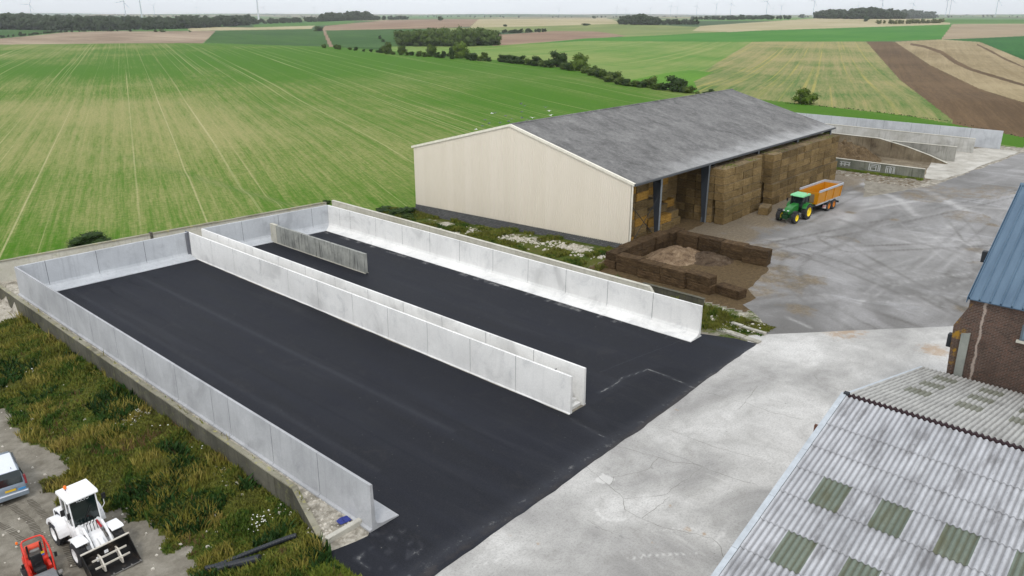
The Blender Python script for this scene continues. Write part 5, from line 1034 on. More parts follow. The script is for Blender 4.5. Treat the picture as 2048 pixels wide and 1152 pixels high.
m = MB(); m.tube([(-.66, -.4, 2.12), (-.66, -.58, 2.1), (-.66, -.6, 2.18)], .014, 6); b_ = m.build('beacon', M_BLACK, rm); m = MB(); m.lathe([(0, .055), (.09, .055), (.12, .02)], 12, 'z', (-.66, -.6, 2.18)); m.build('beacon_lens', M_ORNG, b_, smooth=True)
for s_ in (-1, 1):
    m = MB(); m.tube([(.45, s_ * .5, 1.7), (.45, s_ * .68, 1.72)], .012, 6); m.box(.42, .46, *sorted((s_ * .62, s_ * .74)), 1.45, 1.7); m.build('mirror', M_BLACK, rm, bevel=.01)
    m = MB(); m.box(.8, 1.05, *sorted((s_ * .55, s_ * .72)), .8, .92); m.build('work_light', M_STEEL, rm, bevel=.02)
# ---- silver van
a0, a1 = at(0, 1018, gz), at(62, 997, gz); lat = math.atan2(a1[1] - a0[1], a1[0] - a0[0]); hv = lat + PI / 2
hw = .9; vc = (a1[0] - math.cos(lat) * (hw - .02) + math.cos(hv) * .06, a1[1] - math.sin(lat) * (hw - .02) + math.sin(hv) * .06)
van = empty('van', 'silver grey small van seen from behind, cut by the left edge', 'van', (vc[0], vc[1], gz), hv)   # local x forward, origin under the rear bumper
M_SIL = simple('silver_car_paint', srgb(138, 150, 162), .3, .3, var=.05, dirt=(srgb(150, 146, 138), .3)); M_ROOFW = simple('van_roof_paint', srgb(216, 220, 228), .25, .2, var=.03)
L_, ws = 4.4, []
def vsec(x, zb, zt, wb, wt, waist):
    return [(x, -wb, zb), (x, -wb - .015, (zb + waist) / 2), (x, -wb + .02, waist), (x, -wt, zt - .1), (x, -wt + .12, zt - .01), (x, 0, zt + .02), (x, wt - .12, zt - .01), (x, wt, zt - .1), (x, wb - .02, waist), (x, wb + .015, (zb + waist) / 2), (x, wb, zb)]
S = [vsec(.06, .42, .95, .82, .8, .8), vsec(.1, .3, 1.05, .86, .82, .95), vsec(.22, .28, 1.5, .88, .76, 1.02), vsec(.42, .28, 1.8, .89, .7, 1.05), vsec(.7, .28, 1.84, .9, .7, 1.05), vsec(2.4, .28, 1.86, .9, .7, 1.05), vsec(3.0, .28, 1.76, .9, .68, 1.05), vsec(3.6, .28, 1.2, .89, .78, 1.0), vsec(4.2, .3, 1.0, .85, .78, .85), vsec(4.4, .4, .72, .74, .7, .65)]
m = MB(); vs = [p for s_ in S for p in s_]; n = 11; m.add(vs, [(i * n + j, i * n + j + 1, (i + 1) * n + j + 1, (i + 1) * n + j) for i in range(len(S) - 1) for j in range(n - 1)] + [tuple(range(n))[::-1], tuple(range((len(S) - 1) * n, len(S) * n))])
m.build('body', M_SIL, van, smooth=True)
m = MB(); m.add([(.40, -.6, 1.87), (.40, .6, 1.87), (2.5, .6, 1.895), (2.5, -.6, 1.895), (.34, -.62, 1.80), (.34, .62, 1.80), (2.6, -.66, 1.8), (2.6, .66, 1.8)], [(0, 1, 2, 3), (4, 5, 1, 0), (0, 3, 6, 4), (1, 5, 7, 2), (3, 2, 7, 6)]); m.build('roof_panel', M_ROOFW, van, bevel=.03)
def quad_on(x0, z0, x1, z1, y0, y1, d=.02, inset=.0): return [(x0 - d, y0, z0), (x0 - d, y1, z0), (x1 - d, y1 - inset, z1), (x1 - d, y0 + inset, z1), (x0 + .05, y0, z0), (x0 + .05, y1, z0), (x1 + .05, y1 - inset, z1), (x1 + .05, y0 + inset, z1)]
BOXF = [(0, 1, 2, 3), (7, 6, 5, 4), (0, 4, 5, 1), (1, 5, 6, 2), (2, 6, 7, 3), (3, 7, 4, 0)]
m = MB(); m.prism([(.09, 1.1), (.185, 1.5), (.35, 1.77), (.45, 1.7), (.3, 1.1)], -.72, .72, 'y'); m.build('rear_window', M_GLASS, van, bevel=.02)
m = MB(); m.prism([(-.04, .32), (.3, .3), (.3, .62), (.1, .66), (-.03, .58)], -.9, .9, 'y'); m.build('rear_bumper', M_SIL, van, bevel=.05)
m = MB(); m.box(-.045, .12, -.86, .86, .57, .62); m.build('bumper_strip', M_ROOFW, van, bevel=.02)
m = MB(); m.box(.03, .08, -.32, .2, .76, .88); m.build('number_plate', simple('yellow_plate', srgb(226, 184, 40), .5), van); m = MB(); m.box(.025, .1, -.36, .24, .89, .94); m.build('plate_lamp_bar', M_SIL, van)
for s_ in (-1, 1):
    m = MB(); m.prism([(.07, .95), (.3, .95), (.42, 1.4), (.26, 1.4)], s_ * .8, s_ * .915, 'y'); m.build('tail_light', simple('tail_lamp_red', srgb(120, 26, 30), .25), van, bevel=.015)
    for x in (.9, 3.5): wheel(van, x, s_ * .8, .31, .2, M_SIL, 0, s_)
    m = MB(); m.add([(.65, s_ * .9, 1.12), (3.3, s_ * .9, 1.12), (2.9, s_ * .77, 1.66), (.75, s_ * .77, 1.68), (.65, s_ * .85, 1.12), (3.3, s_ * .85, 1.12), (2.9, s_ * .72, 1.66), (.75, s_ * .72, 1.68)], BOXF); m.build('side_window', M_GLASS, van)
m = MB(); m.box(.035, .06, -.78, -.42, .7, .8); m.build('blue_sticker', simple('blue_sticker_film', srgb(60, 140, 200), .4), van)
m = MB(); m.add([(3.02, -.6, 1.73), (3.02, .6, 1.73), (3.6, .68, 1.2), (3.6, -.68, 1.2), (2.95, -.6, 1.68), (2.95, .6, 1.68), (3.5, .66, 1.16), (3.5, -.66, 1.16)], BOXF); m.build('windscreen', M_GLASS, van)
m = MB(); m.tube([(.5, -.35, 1.9), (.46, -.35, 1.98)], .02, 6); m.tube([(2.5, -.68, 1.84), (1., -.68, 1.86)], .015, 6); m.build('aerial', M_BLACK, van)
# ---- green tractor
tf, tr = (88.35, 35.75), (91.15, 35.55); ht_ = math.atan2(tf[1] - tr[1], tf[0] - tr[0])
TR = empty('tractor', 'green farm tractor with yellow wheels parked in front of the bale stack', 'tractor', (tr[0], tr[1], .006), ht_)
M_JG = simple('green_tractor_paint', srgb(36, 112, 44), .3, var=.06); M_JR = simple('pale_green_roof', srgb(120, 196, 140), .4, var=.04); M_JY = simple('yellow_rim', srgb(236, 206, 30), .4, var=.05)
for s_ in (-1, 1): wheel(TR, 0, s_ * .98, .93, .58, M_JY, 22, s_); wheel(TR, 2.8, s_ * .96, .68, .48, M_JY, 20, s_)
m = MB(); m.prism([(.95, 1.1), (3.25, .95), (3.38, 1.15), (3.3, 1.5), (2.9, 1.72), (2.0, 1.93), (.95, 2.0)], -.4, .4, 'y'); m.build('bonnet', M_JG, TR, bevel=.12)
m = MB(); m.prism([(2.95, 1.0), (3.42, 1.02), (3.42, 1.32), (3.2, 1.34)], -.3, .3, 'y'); m.prism([(-.5, .6), (3.3, .55), (3.35, .9), (2.2, 1.08), (-.5, 1.15)], -.3, .3, 'y'); m.build('chassis', simple('dark_green_casting', srgb(24, 62, 32), .5), TR, bevel=.04)
m = MB(); m.box(2.66, 2.94, -.75, .75, .55, .82); m.box(3.35, 3.62, -.3, .3, .5, .95); m.tube([(3.5, -.35, .62), (3.95, -.42, .5)], .05, 6); m.tube([(3.5, .35, .62), (3.95, .42, .5)], .05, 6); m.build('front_axle', simple('dark_green_casting', srgb(24, 62, 32)), TR, bevel=.03)
for s_ in (-1, 1):
    m = MB(); m.box(3.3, 3.4, *sorted((s_ * .14, s_ * .38)), 1.42, 1.52); m.build('headlight', M_LAMP, TR, bevel=.03)
    m = MB(); arc = [(1.08 * math.cos(a), .93 + 1.08 * math.sin(a)) for a in np.linspace(2.6, .5, 14)]; inn = [(1.0 * math.cos(a), .93 + 1.0 * math.sin(a)) for a in np.linspace(.5, 2.6, 14)]; m.prism(arc + inn, s_ * .62, s_ * 1.24, 'y'); m.prism(arc + [(.9, 1.2), (-.9, 1.2)], s_ * .6, s_ * .68, 'y'); m.build('rear_fender', M_JG, TR, bevel=.02)
    m = MB(); arc = [(2.8 + .78 * math.cos(a), .68 + .78 * math.sin(a)) for a in np.linspace(2.3, 1.0, 8)]; inn = [(2.8 + .74 * math.cos(a), .68 + .74 * math.sin(a)) for a in np.linspace(1.0, 2.3, 8)]; m.prism(arc + inn, s_ * .76, s_ * 1.18, 'y'); m.build('front_fender', M_BLACK, TR)
    m = MB(); m.tube([(.95, s_ * .75, 2.5), (1.1, s_ * 1.05, 2.5), (1.1, s_ * 1.1, 2.3)], .02, 6); m.box(1.08, 1.13, *sorted((s_ * 1.0, s_ * 1.2)), 2.1, 2.45); m.build('mirror', M_BLACK, TR)
    m = MB(); m.box(.95, 1.5, *sorted((s_ * .45, s_ * .8)), .5, .56); m.box(.98, 1.45, *sorted((s_ * .45, s_ * .78)), .85, .9); m.box(1.5, 2.1, *sorted((s_ * .4, s_ * .62)), .75, 1.15); m.build('step', simple('step_grey', srgb(120, 124, 122), .5), TR)
m = MB(); m.prism([(-.6, 1.35), (.95, 1.3), (1.05, 1.6), (.85, 2.74), (-.62, 2.74), (-.8, 1.8)], -.7, .7, 'y'); m.build('cab_glass', M_GLASS, TR, bevel=.03)
m = MB()
for s_ in (-1, 1):
    for a_, b_ in (((1.0, 1.4), (.9, 2.78)), ((.1, 1.4), (.1, 2.78)), ((-.75, 1.5), (-.66, 2.78))): m.tube([(a_[0], s_ * .72, a_[1]), (b_[0], s_ * .72, b_[1])], .04, 8)
m.build('cab_frame', M_BLACK, TR)
m = MB(); m.prism([(-.85, 2.74), (1.1, 2.74), (1.15, 2.82), (.95, 2.98), (-.75, 3.0), (-.9, 2.88)], -.82, .82, 'y'); m.build('cab_roof', M_JR, TR, bevel=.08)
m = MB(); m.tube([(1.25, -.52, 1.5), (1.25, -.52, 2.75), (1.18, -.52, 2.85)], .055, 8); m.build('exhaust', M_BLACK, TR); m = MB(); m.tube([(-.9, 0, .6), (-1.7, 0, .55)], .08, 8); m.build('hitch', M_BLACK, TR)
m = MB(); m.tube([(-.3, .6, 2.98), (-.3, .6, 3.12)], .05, 8); m.build('beacon', M_ORNG, TR); m = MB(); m.box(.2, .5, -.3, .3, 1.9, 2.3); m.build('paper_in_window', simple('pale_paper', srgb(200, 204, 196)), TR) if 0 else None
# ---- orange tipping trailer
q0 = (93.35, 35.45); TL = empty('tipping_trailer', 'orange tipping trailer with grey rim hitched behind the green tractor', 'trailer', (q0[0], q0[1], .006), math.atan2(.35, -7.) )
M_OR = simple('orange_trailer_paint', srgb(188, 126, 16), .4, var=.08, dirt=(srgb(176, 104, 30), .4)); M_ALU = simple('grey_rim_aluminium', srgb(178, 182, 188), .4, .3); M_ORI = simple('orange_rim', srgb(184, 112, 24), .6)
# local: x forward; body from x=-.0 back to -6.7
m = MB(); x0, x1, zb, zt = -6.75, 0., 1.4, 2.85; wb_, wt_ = 1.05, 1.2; t_ = .05
vs = [(x0, -wb_, zb), (x1, -wb_, zb), (x1, wb_, zb), (x0, wb_, zb), (x0 - .1, -wt_, zt), (x1, -wt_, zt), (x1, wt_, zt), (x0 - .1, wt_, zt)]
vi_ = [(x0 + t_, -wb_ + t_, zb + .06), (x1 - t_, -wb_ + t_, zb + .06), (x1 - t_, wb_ - t_, zb + .06), (x0 + t_, wb_ - t_, zb + .06), (x0 - .1 + t_, -wt_ + t_, zt), (x1 - t_, -wt_ + t_, zt), (x1 - t_, wt_ - t_, zt), (x0 - .1 + t_, wt_ - t_, zt)]
m.add(vs + vi_, [(3, 2, 1, 0), (0, 1, 5, 4), (1, 2, 6, 5), (2, 3, 7, 6), (3, 0, 4, 7), (8, 9, 10, 11), (12, 13, 9, 8), (13, 14, 10, 9), (14, 15, 11, 10), (15, 12, 8, 11), (4, 5, 13, 12), (5, 6, 14, 13), (6, 7, 15, 14), (7, 4, 12, 15)])
body = m.build('trailer_body', M_OR, TL)
m = MB()
for x in (-.1, -2.3, -4.5, -6.65):
    for s_ in (-1, 1): m.prism([(s_ * (wb_ + .003), zb), (s_ * (wb_ + .08), zb), (s_ * (wt_ + .08), zt - .02), (s_ * (wt_ + .003), zt - .02)], x - .06, x + .06, 'x')
m.build('side_rib', M_OR, body)
m = MB()
for s_ in (-1, 1): m.prism([(s_ * (wt_ - .06), zt + .003), (s_ * (wt_ + .09), zt + .003), (s_ * (wt_ + .11), zt + .24), (s_ * (wt_ - .04), zt + .24)], x0 - .1, x1 - .1, 'x')
m.box(x0 - .16, x0 - .1, -wt_ - .05, wt_ + .05, zt + .0, zt + .3); m.build('rim_extension', M_ALU, TL)
m = MB()
for s_ in (-1, 1): m.box(x0 + .1, x1 - .05, *sorted((s_ * (wb_ - .1), s_ * (wb_ + .05))), zb - .16, zb - .004)
m.build('sill_rail', M_ALU, TL)
m = MB(); m.box(-6.5, .3, -.5, -.3, .85, 1.2); m.box(-6.5, .3, .3, .5, .85, 1.2); m.prism([(-.2, .7), (1.6, .55), (1.7, .65), (-.1, 1.0)], -.12, .12, 'y'); m.box(-5.6, -3.0, -.6, .6, .5, .74); m.box(-6.6, -6.4, -1.1, 1.1, .6, .8); m.build('chassis', M_DARK, TL)
for x in (-3.55, -4.95):
    for s_ in (-1, 1): wheel(TL, x, s_ * .95, .66, .48, M_ORI, 20, s_)
for s_ in (-1, 1):
    m = MB(); m.box(-2.75, -2.7, *sorted((s_ * .72, s_ * 1.14)), .45, .87); hb_ = m.build('hazard_board', simple('hazard_white', srgb(222, 220, 216), .5), TL)
    m = MB()
    for k_ in range(3): z0 = .47 + k_ * .13; m.add([(-2.695, s_ * .73, z0), (-2.695, s_ * 1.13, z0 + .22 if z0 + .22 < .86 else .86), (-2.695, s_ * 1.13, min(.86, z0 + .29)), (-2.695, s_ * .73, z0 + .07)], [(0, 1, 2, 3)])
    m.build('red_stripes', simple('hazard_red', srgb(190, 40, 40), .5), hb_)
m = MB(); m.box(.003, .06, -.7, .7, 1.6, 2.6); m.build('front_board', simple('brown_grey_panel', srgb(120, 108, 86), .6), TL); m = MB(); m.tube([(-.3, -.8, 1.6), (-.9, .7, 2.6)], .04, 6); m.tube([(-.4, .3, 1.5), (-1.6, .6, 2.3)], .04, 6); m.build('load_poles', simple('pale_poles', srgb(180, 168, 130), .7), TL)
# ================================================================== pipes, rag
def pipe(a, b, r_, label, z0):
    A_ = at(*a, z0); B_ = at(*b, z0); n = 60; pts = []; rs = []
    za, zb_ = float(terr(*A_)), float(terr(*B_))
    for i in range(n + 1):
        t = i / n; u_, v_ = A_[0] + (B_[0] - A_[0]) * t, A_[1] + (B_[1] - A_[1]) * t; pts.append((u_, v_, float(terr(u_, v_)) + r_ * .9 + .12)); rs.append(r_ * (1 if i % 2 else .88))
    m = MB(); m.tube(pts, rs, 12); tag(m.build('drain_pipe', simple('black_ribbed_plastic', srgb(36, 40, 46), .5), smooth=False), label, 'pipe')
pipe((407, 1113), (596, 1098), .13, 'long thin black ribbed pipe lying in the grass', -1.0); pipe((434, 1131), (524, 1143), .2, 'short thick black ribbed pipe at the bottom of the bank', -1.2)
m = MB(); A_ = at(687, 1041, .1); r = random.Random(2); m.add([(A_[0] + x * .32 + r.uniform(-.05, .05), A_[1] + y * .2 + r.uniform(-.05, .05), .12 + r.uniform(-.05, .1)) for x in (-1, -.3, .3, 1) for y in (-1, 0, 1)], [(i * 3 + j, i * 3 + j + 1, (i + 1) * 3 + j + 1, (i + 1) * 3 + j) for i in range(3) for j in range(2)]); tag(m.build('rag', simple('navy_cloth', srgb(52, 62, 130), .9)), 'crumpled blue rag on the rubble beside the left wall', 'rag')
# ================================================================== rubble
def rocks(name, label, pts, s0, s1, mat, seed, cat='rubble'):
    r = random.Random(seed); m = MB()
    for (u_, v_) in pts:
        s_ = r.uniform(s0, s1); z = float(terr(u_, v_)); vs = [(u_ + x * s_ * r.uniform(.6, 1.3), v_ + y * s_ * r.uniform(.6, 1.3), z + s_ * .25 + zz * s_ * r.uniform(.4, .8)) for x, y, zz in ((-1, -1, -1), (1, -1, -1), (1, 1, -1), (-1, 1, -1), (-.7, -.7, 1), (.8, -.6, 1), (.6, .8, 1), (-.8, .6, 1))]
        m.add(vs, [(0, 3, 2, 1), (4, 5, 6, 7), (0, 1, 5, 4), (1, 2, 6, 5), (2, 3, 7, 6), (3, 0, 4, 7)])
    o = m.build(name, mat); tag(o, label, cat, kind='stuff')
M_CHALK = simple('chalk_stone', srgb(196, 190, 178), .95, var=.15, scale=4)
rocks('rubble', 'pale chalk rubble between the wing wall and the left clamp wall', [(17.0 + random.random() * 1.9, 27.4 + random.random() ** 2 * 6) for _ in range(120) ], .015, .08, M_CHALK, 1)
rocks('chalk_rubble', 'white chalk rubble strewn along the foot of the cream gable', [(62.8 + random.gauss(0, .8), 43.5 + random.random() * 25) for _ in range(380)], .04, .16, M_CHALK, 2)
rocks('stones', 'pale stones scattered on the grassy bank and track', [p for p in (at(random.uniform(0, 620), random.uniform(640, 1140), -1.7) for _ in range(260)) if p[0] < 18] + [(lambda p: (p[0] + random.gauss(0, .35), p[1] + random.gauss(0, .5)))(at(*random.choice([(262, 838), (250, 850), (285, 830), (452, 945), (468, 955), (460, 975)]), -1.6)) for _ in range(90)], .02, .085, M_CHALK, 3)
rocks('rubble', 'broken stones around the old kerb at the asphalt corner', [(53.5 + random.random() * 3, 23.5 + random.random() * 5) for _ in range(120)], .03, .14, M_CHALK, 4)
# ribbed tyre prints pressed into the track
m = MB(); r = random.Random(12)
for path, wdt in (([(-30, 985), (25, 1012), (62, 1045), (98, 1100)], .42), ([(60, 1000), (88, 1030), (120, 1062), (150, 1140)], .36), ([(-20, 1040), (20, 1060), (50, 1085)], .36)):
    pts = [at(*p, gz) for p in path]
    for i in range(len(pts) - 1):
        a_, b_ = pts[i], pts[i + 1]; L_ = math.hypot(b_[0] - a_[0], b_[1] - a_[1]); dx, dy = (b_[0] - a_[0]) / L_, (b_[1] - a_[1]) / L_; n = int(L_ / .17)
        for j in range(n):
            x, y = a_[0] + dx * j * .17, a_[1] + dy * j * .17; x, y = x + r.uniform(-.02, .02), y + r.uniform(-.02, .02); z = float(terr(x, y)) + .012; wd = wdt * r.uniform(.75, 1.05) / 2
            ax, ay = -dy + dx * .25, dx + dy * .25; h2 = .035 * r.uniform(.7, 1.3)
            m.add([(x - ax * wd - dx * h2, y - ay * wd - dy * h2, z), (x + ax * wd - dx * h2, y + ay * wd - dy * h2, z), (x + ax * wd + dx * h2, y + ay * wd + dy * h2, z), (x - ax * wd + dx * h2, y - ay * wd + dy * h2, z)], [(0, 1, 2, 3)])
o = m.build('tyre_prints', simple('pressed_dirt', srgb(88, 82, 72), .95, var=.15)); o['kind'] = 'structure'
# ================================================================== grass and weeds: many real leaf blades
def leaf_mat(nm, cols, s_=.55):
    k = NT(nm, .8, .2); p = k.pos(); a = k.noise(p, s_, 6., .75, .8); b = k.noise(k.vm('ADD', p, (40., 3., 1.)), 9., 3., .8); f = k.ma('ADD', k.ma('MULTIPLY', a, .95), k.ma('MULTIPLY', b, .25)); f = k.ma('SUBTRACT', f, .08)
    k.base(k.ramp(f, [(i / (len(cols) - 1) * .5 + .28, c) for i, c in enumerate(cols)])); k.b.inputs['Transmission Weight'].default_value = 0.; return k.m
M_WEED = leaf_mat('weed_leaves', [srgb(26, 44, 14), srgb(44, 74, 20), srgb(66, 88, 28), srgb(112, 114, 46), srgb(96, 98, 44), srgb(66, 58, 38), srgb(46, 60, 28)], .34)
M_TUFT = leaf_mat('tuft_leaves', [srgb(62, 88, 28), srgb(104, 118, 42), srgb(150, 140, 70)])
M_LEAFD = leaf_mat('hedge_leaves', [srgb(22, 38, 14), srgb(36, 56, 20), srgb(52, 70, 26), srgb(70, 80, 32)])
def blades(name, label, u, v, hgt_, wid, mat, lean=.5, z=None, seed=1, cat='grass', per=3):
    rg = np.random.default_rng(seed); n = len(u); u = np.repeat(u, per) + rg.normal(0, .07, n * per); v = np.repeat(v, per) + rg.normal(0, .07, n * per); h_ = np.repeat(hgt_, per) * rg.uniform(.6, 1.25, n * per); w_ = wid * rg.uniform(.6, 1.5, n * per)
    zz = (terr(u, v) if z is None else np.full(len(u), z)) - .03; a = rg.uniform(0, 2 * PI, len(u)); b = rg.uniform(0, 2 * PI, len(u)); le = rg.uniform(0, lean, len(u)) * h_
    dx, dy = np.cos(a) * w_ / 2, np.sin(a) * w_ / 2; N = len(u); vs = np.zeros((N, 5, 3))
    vs[:, 0] = np.stack([u - dx * .6, v - dy * .6, zz], 1); vs[:, 1] = np.stack([u + dx * .6, v + dy * .6, zz], 1)
    vs[:, 2] = np.stack([u + dx + np.cos(b) * le * .4, v + dy + np.sin(b) * le * .4, zz + h_ * .55], 1); vs[:, 3] = np.stack([u - dx + np.cos(b) * le * .4, v - dy + np.sin(b) * le * .4, zz + h_ * .55], 1)
    vs[:, 4] = np.stack([u + np.cos(b) * le, v + np.sin(b) * le, zz + h_], 1)
    me = bpy.data.meshes.new(name); me.vertices.add(N * 5); me.vertices.foreach_set('co', vs.ravel()); i5 = np.arange(N)[:, None] * 5
    lp = np.concatenate([i5 + np.array([[0, 1, 2, 3]]), i5 + np.array([[3, 2, 4]])], 1).ravel(); me.loops.add(len(lp)); me.loops.foreach_set('vertex_index', lp.astype(np.int32))
    st_ = np.stack([np.arange(N) * 7, np.arange(N) * 7 + 4], 1).ravel(); me.polygons.add(N * 2); me.polygons.foreach_set('loop_start', st_.astype(np.int32)); me.update(calc_edges=True); me.materials.append(mat)
    o = bpy.data.objects.new(name, me); C.objects.link(o); tag(o, label, cat, kind='stuff'); return o
rg = np.random.default_rng(3)
def scatter(n, u0, u1, v0, v1, cond):
    u = rg.uniform(u0, u1, n); v = rg.uniform(v0, v1, n); k = cond(u, v); return u[k], v[k]
def embank(u, v):
    m_ = ground_mask(u, v)[:, 0]; return (m_ > .5) & (u < wall_u(v) - .2) & (rg.random(len(u)) < np.where(v < 50, 1, .5))
u, v = scatter(78000, 6, 18.5, 22, 78, embank)
hh = .05 + .55 * vnoise(u, v, 1.3, 51) ** 2.5 + .14 * vnoise(u, v, .4, 52); blades('bank_grass', 'rough grass and weeds covering the bank below the retaining wall', u, v, hh, .06, M_WEED, .9, seed=5)
u, v = scatter(26000, 6, 18.5, 22, 78, lambda u, v: embank(u, v) & (vnoise(u, v, 1.7, 61) > .6)); blades('tall_weeds', 'taller yellowish weed clumps standing out of the bank grass', u, v, .22 + .6 * vnoise(u, v, .9, 62), .045, leaf_mat('olive_weeds', [srgb(74, 88, 28), srgb(118, 116, 44), srgb(152, 138, 72), srgb(110, 88, 52)]), .7, seed=6, cat='weeds')
u, v = scatter(15000, 6, 18.5, 22, 78, lambda u, v: embank(u, v) & (vnoise(u, v, 2.4, 111) > .66)); blades('nettles', 'dark broad-leaved weed patches on the bank', u, v, .25 + .45 * vnoise(u, v, .8, 112), .13, leaf_mat('nettle_leaves', [srgb(22, 40, 14), srgb(38, 64, 22), srgb(54, 84, 30)]), .9, seed=16, cat='weeds')
u, v = scatter(8000, 6, 18.5, 22, 78, lambda u, v: embank(u, v) & (vnoise(u, v, 1.9, 121) > .72)); blades('dead_weeds', 'brown dead stems among the bank weeds', u, v, .2 + .4 * vnoise(u, v, .8, 122), .03, simple('dead_stems', srgb(104, 78, 52), .9, var=.3), .5, seed=17, cat='weeds')
u, v = scatter(42000, 54.0, 65.5, 33, 80, lambda u, v: (vnoise(u, v, 1.6, 71) > np.where((v > 73) | (u < 58.2), .2, .5)) & ~((u > 57.5) & (v < 41.5))); blades('verge_weeds', 'green and brown weeds on the verge between old wall and barn', u, v, .12 + .5 * vnoise(u, v, 1.2, 72), .09, M_WEED, .8, seed=7, cat='weeds')
u, v = scatter(9000, 51.3, 57.5, 22.8, 33, lambda u, v: (vnoise(u, v, 1.3, 81) > .45) & ((v > 26.6) | (u > 52.9)) & (u < 56.5)); blades('corner_weeds', 'green weeds growing behind the end of the right white wall', u, v, .15 + .95 * vnoise(u, v, 1.2, 82) * sst(v, 24, 28), .08, M_WEED, .7, seed=8, cat='weeds')
u, v = scatter(5000, 123.9, 125., 31, 50, lambda u, v: vnoise(u, v, 1.1, 97) > .25); blades('wall_foot_grass', 'green grass strip at the foot of the painted low wall', u, v, np.full(len(u), .22), .14, M_TUFT, .7, z=.02, seed=12)
u, v = scatter(3500, 15.2, 17.2, 23, 27.2, lambda u, v: u < 16.4); blades('kerb_grass', 'grass tuft at the near end of the wing wall', u, v, .1 + .25 * vnoise(u, v, .8, 92), .05, M_TUFT, .8, seed=9)
u, v = scatter(16000, 18, 60, 80.9, 84, lambda u, v: v < 82.2 + 1.2 * vnoise(u, v, 2, 93)); blades('field_margin', 'taller green grass along the field side of the old back wall', u, v, .2 + .3 * vnoise(u, v, 1., 94), .07, M_TUFT, .6, seed=10)
bt = scatter(2400, 81, 118, 41.2, 45.6, lambda u, v: (vnoise(u, v, 1.6, 95) > .62) & ((u < 90.5) | (u > 95))); blades('sprouting_grass', 'bright grass sprouting on top of the bale stacks', bt[0], bt[1] - .1, np.full(len(bt[0]), .12), .12, M_TUFT, .8, z=6.42, seed=11)
fw_ = [(at(*p, -1.4)) for p in [(520, 1050), (535, 1043), (510, 1060), (275, 838), (282, 830), (265, 842), (325, 865), (60, 740), (395, 905), (150, 655)]]
m = MB(); r = random.Random(8)
for (a_, b_) in fw_:
    for _ in range(10 if (a_, b_) in fw_[:3] else 3):
        x, y = a_ + r.gauss(0, .22), b_ + r.gauss(0, .3); z = float(terr(x, y)) + r.uniform(.35, .6); s_ = r.uniform(.015, .035); m.box(x - s_, x + s_, y - s_, y + s_, z, z + .02)
tag(m.build('wildflowers', simple('white_petals', srgb(232, 232, 224), .8)), 'white wildflower heads dotted on the bank', 'wildflowers', kind='stuff')
# ================================================================== trees and shrubs
def crown_mesh(name, rx, ry, rz, n, ls, mat, seed, clumps=14, core=True, zlo=-.75):
    rg = np.random.default_rng(seed); cs = rg.normal(0, 1, (clumps, 3)); cs /= np.linalg.norm(cs, axis=1)[:, None]; cs *= rg.uniform(.25, .78, (clumps, 1)); cs[:, 2] = np.maximum(cs[:, 2], zlo); cr = rg.uniform(.28, .5, clumps)
    k = rg.integers(0, clumps, n); d = rg.normal(0, 1, (n, 3)); d /= np.linalg.norm(d, axis=1)[:, None]; p = cs[k] + d * cr[k][:, None] * rg.uniform(.75, 1.1, (n, 1)); p *= np.array([rx, ry, rz])
    a = rg.normal(0, 1, (n, 3)); a /= np.linalg.norm(a, axis=1)[:, None]; b = np.cross(a, d); b /= np.linalg.norm(b, axis=1)[:, None] + 1e-6; a = np.cross(b, d * .6 + rg.normal(0, .5, (n, 3))); a /= np.linalg.norm(a, axis=1)[:, None] + 1e-6
    s_ = ls * rg.uniform(.5, 1.2, (n, 1)); vs = np.stack([p - a * s_, p + b * s_ * .55, p + a * s_, p - b * s_ * .55], 1)
    V_ = [tuple(q) for q in vs.reshape(-1, 3)]; F_ = [(4 * i, 4 * i + 1, 4 * i + 2, 4 * i + 3) for i in range(n)]
    m = MB(); m.add(V_, F_)
    if core:
        import bmesh
        for c_, r_ in zip(cs, cr):
            bm = bmesh.new(); bmesh.ops.create_icosphere(bm, subdivisions=1, radius=1); m.add([((c_[0] + q.co.x * r_ * .8) * rx, (c_[1] + q.co.y * r_ * .8) * ry, (c_[2] + q.co.z * r_ * .8) * rz) for q in bm.verts], [tuple(x.index for x in f.verts) for f in bm.faces]); bm.free()
    me = bpy.data.meshes.new(name); me.from_pydata(m.v, [], m.f); me.materials.append(mat); return me
M_LEAFM = leaf_mat('mid_leaves', [srgb(34, 52, 18), srgb(56, 76, 26), srgb(78, 92, 34), srgb(96, 102, 42)]); M_BARK = simple('bark', srgb(78, 68, 54), .95)
CR = [crown_mesh('crown', 1, 1, 1, 900, .12, M_LEAFD if i % 2 else M_LEAFM, 30 + i, 12 + i) for i in range(6)]
CRG = crown_mesh('crown', 1, 1, 1, 1100, .11, leaf_mat('light_green_leaves', [srgb(46, 66, 18), srgb(76, 96, 28), srgb(104, 116, 40)]), 77, 16)
tm = MB(); tm.tube([(0, 0, -.1), (0, 0, .5), (.03, 0, 1.)], [.11, .08, .05], 7); tm.tube([(0, 0, .5), (.25, .1, 1.1)], [.05, .02], 5); tm.tube([(0, 0, .55), (-.2, .2, 1.1)], [.05, .02], 5); TRK = bpy.data.meshes.new('trunk'); TRK.from_pydata(tm.v, [], tm.f); TRK.materials.append(M_BARK)
rt_ = random.Random(21)
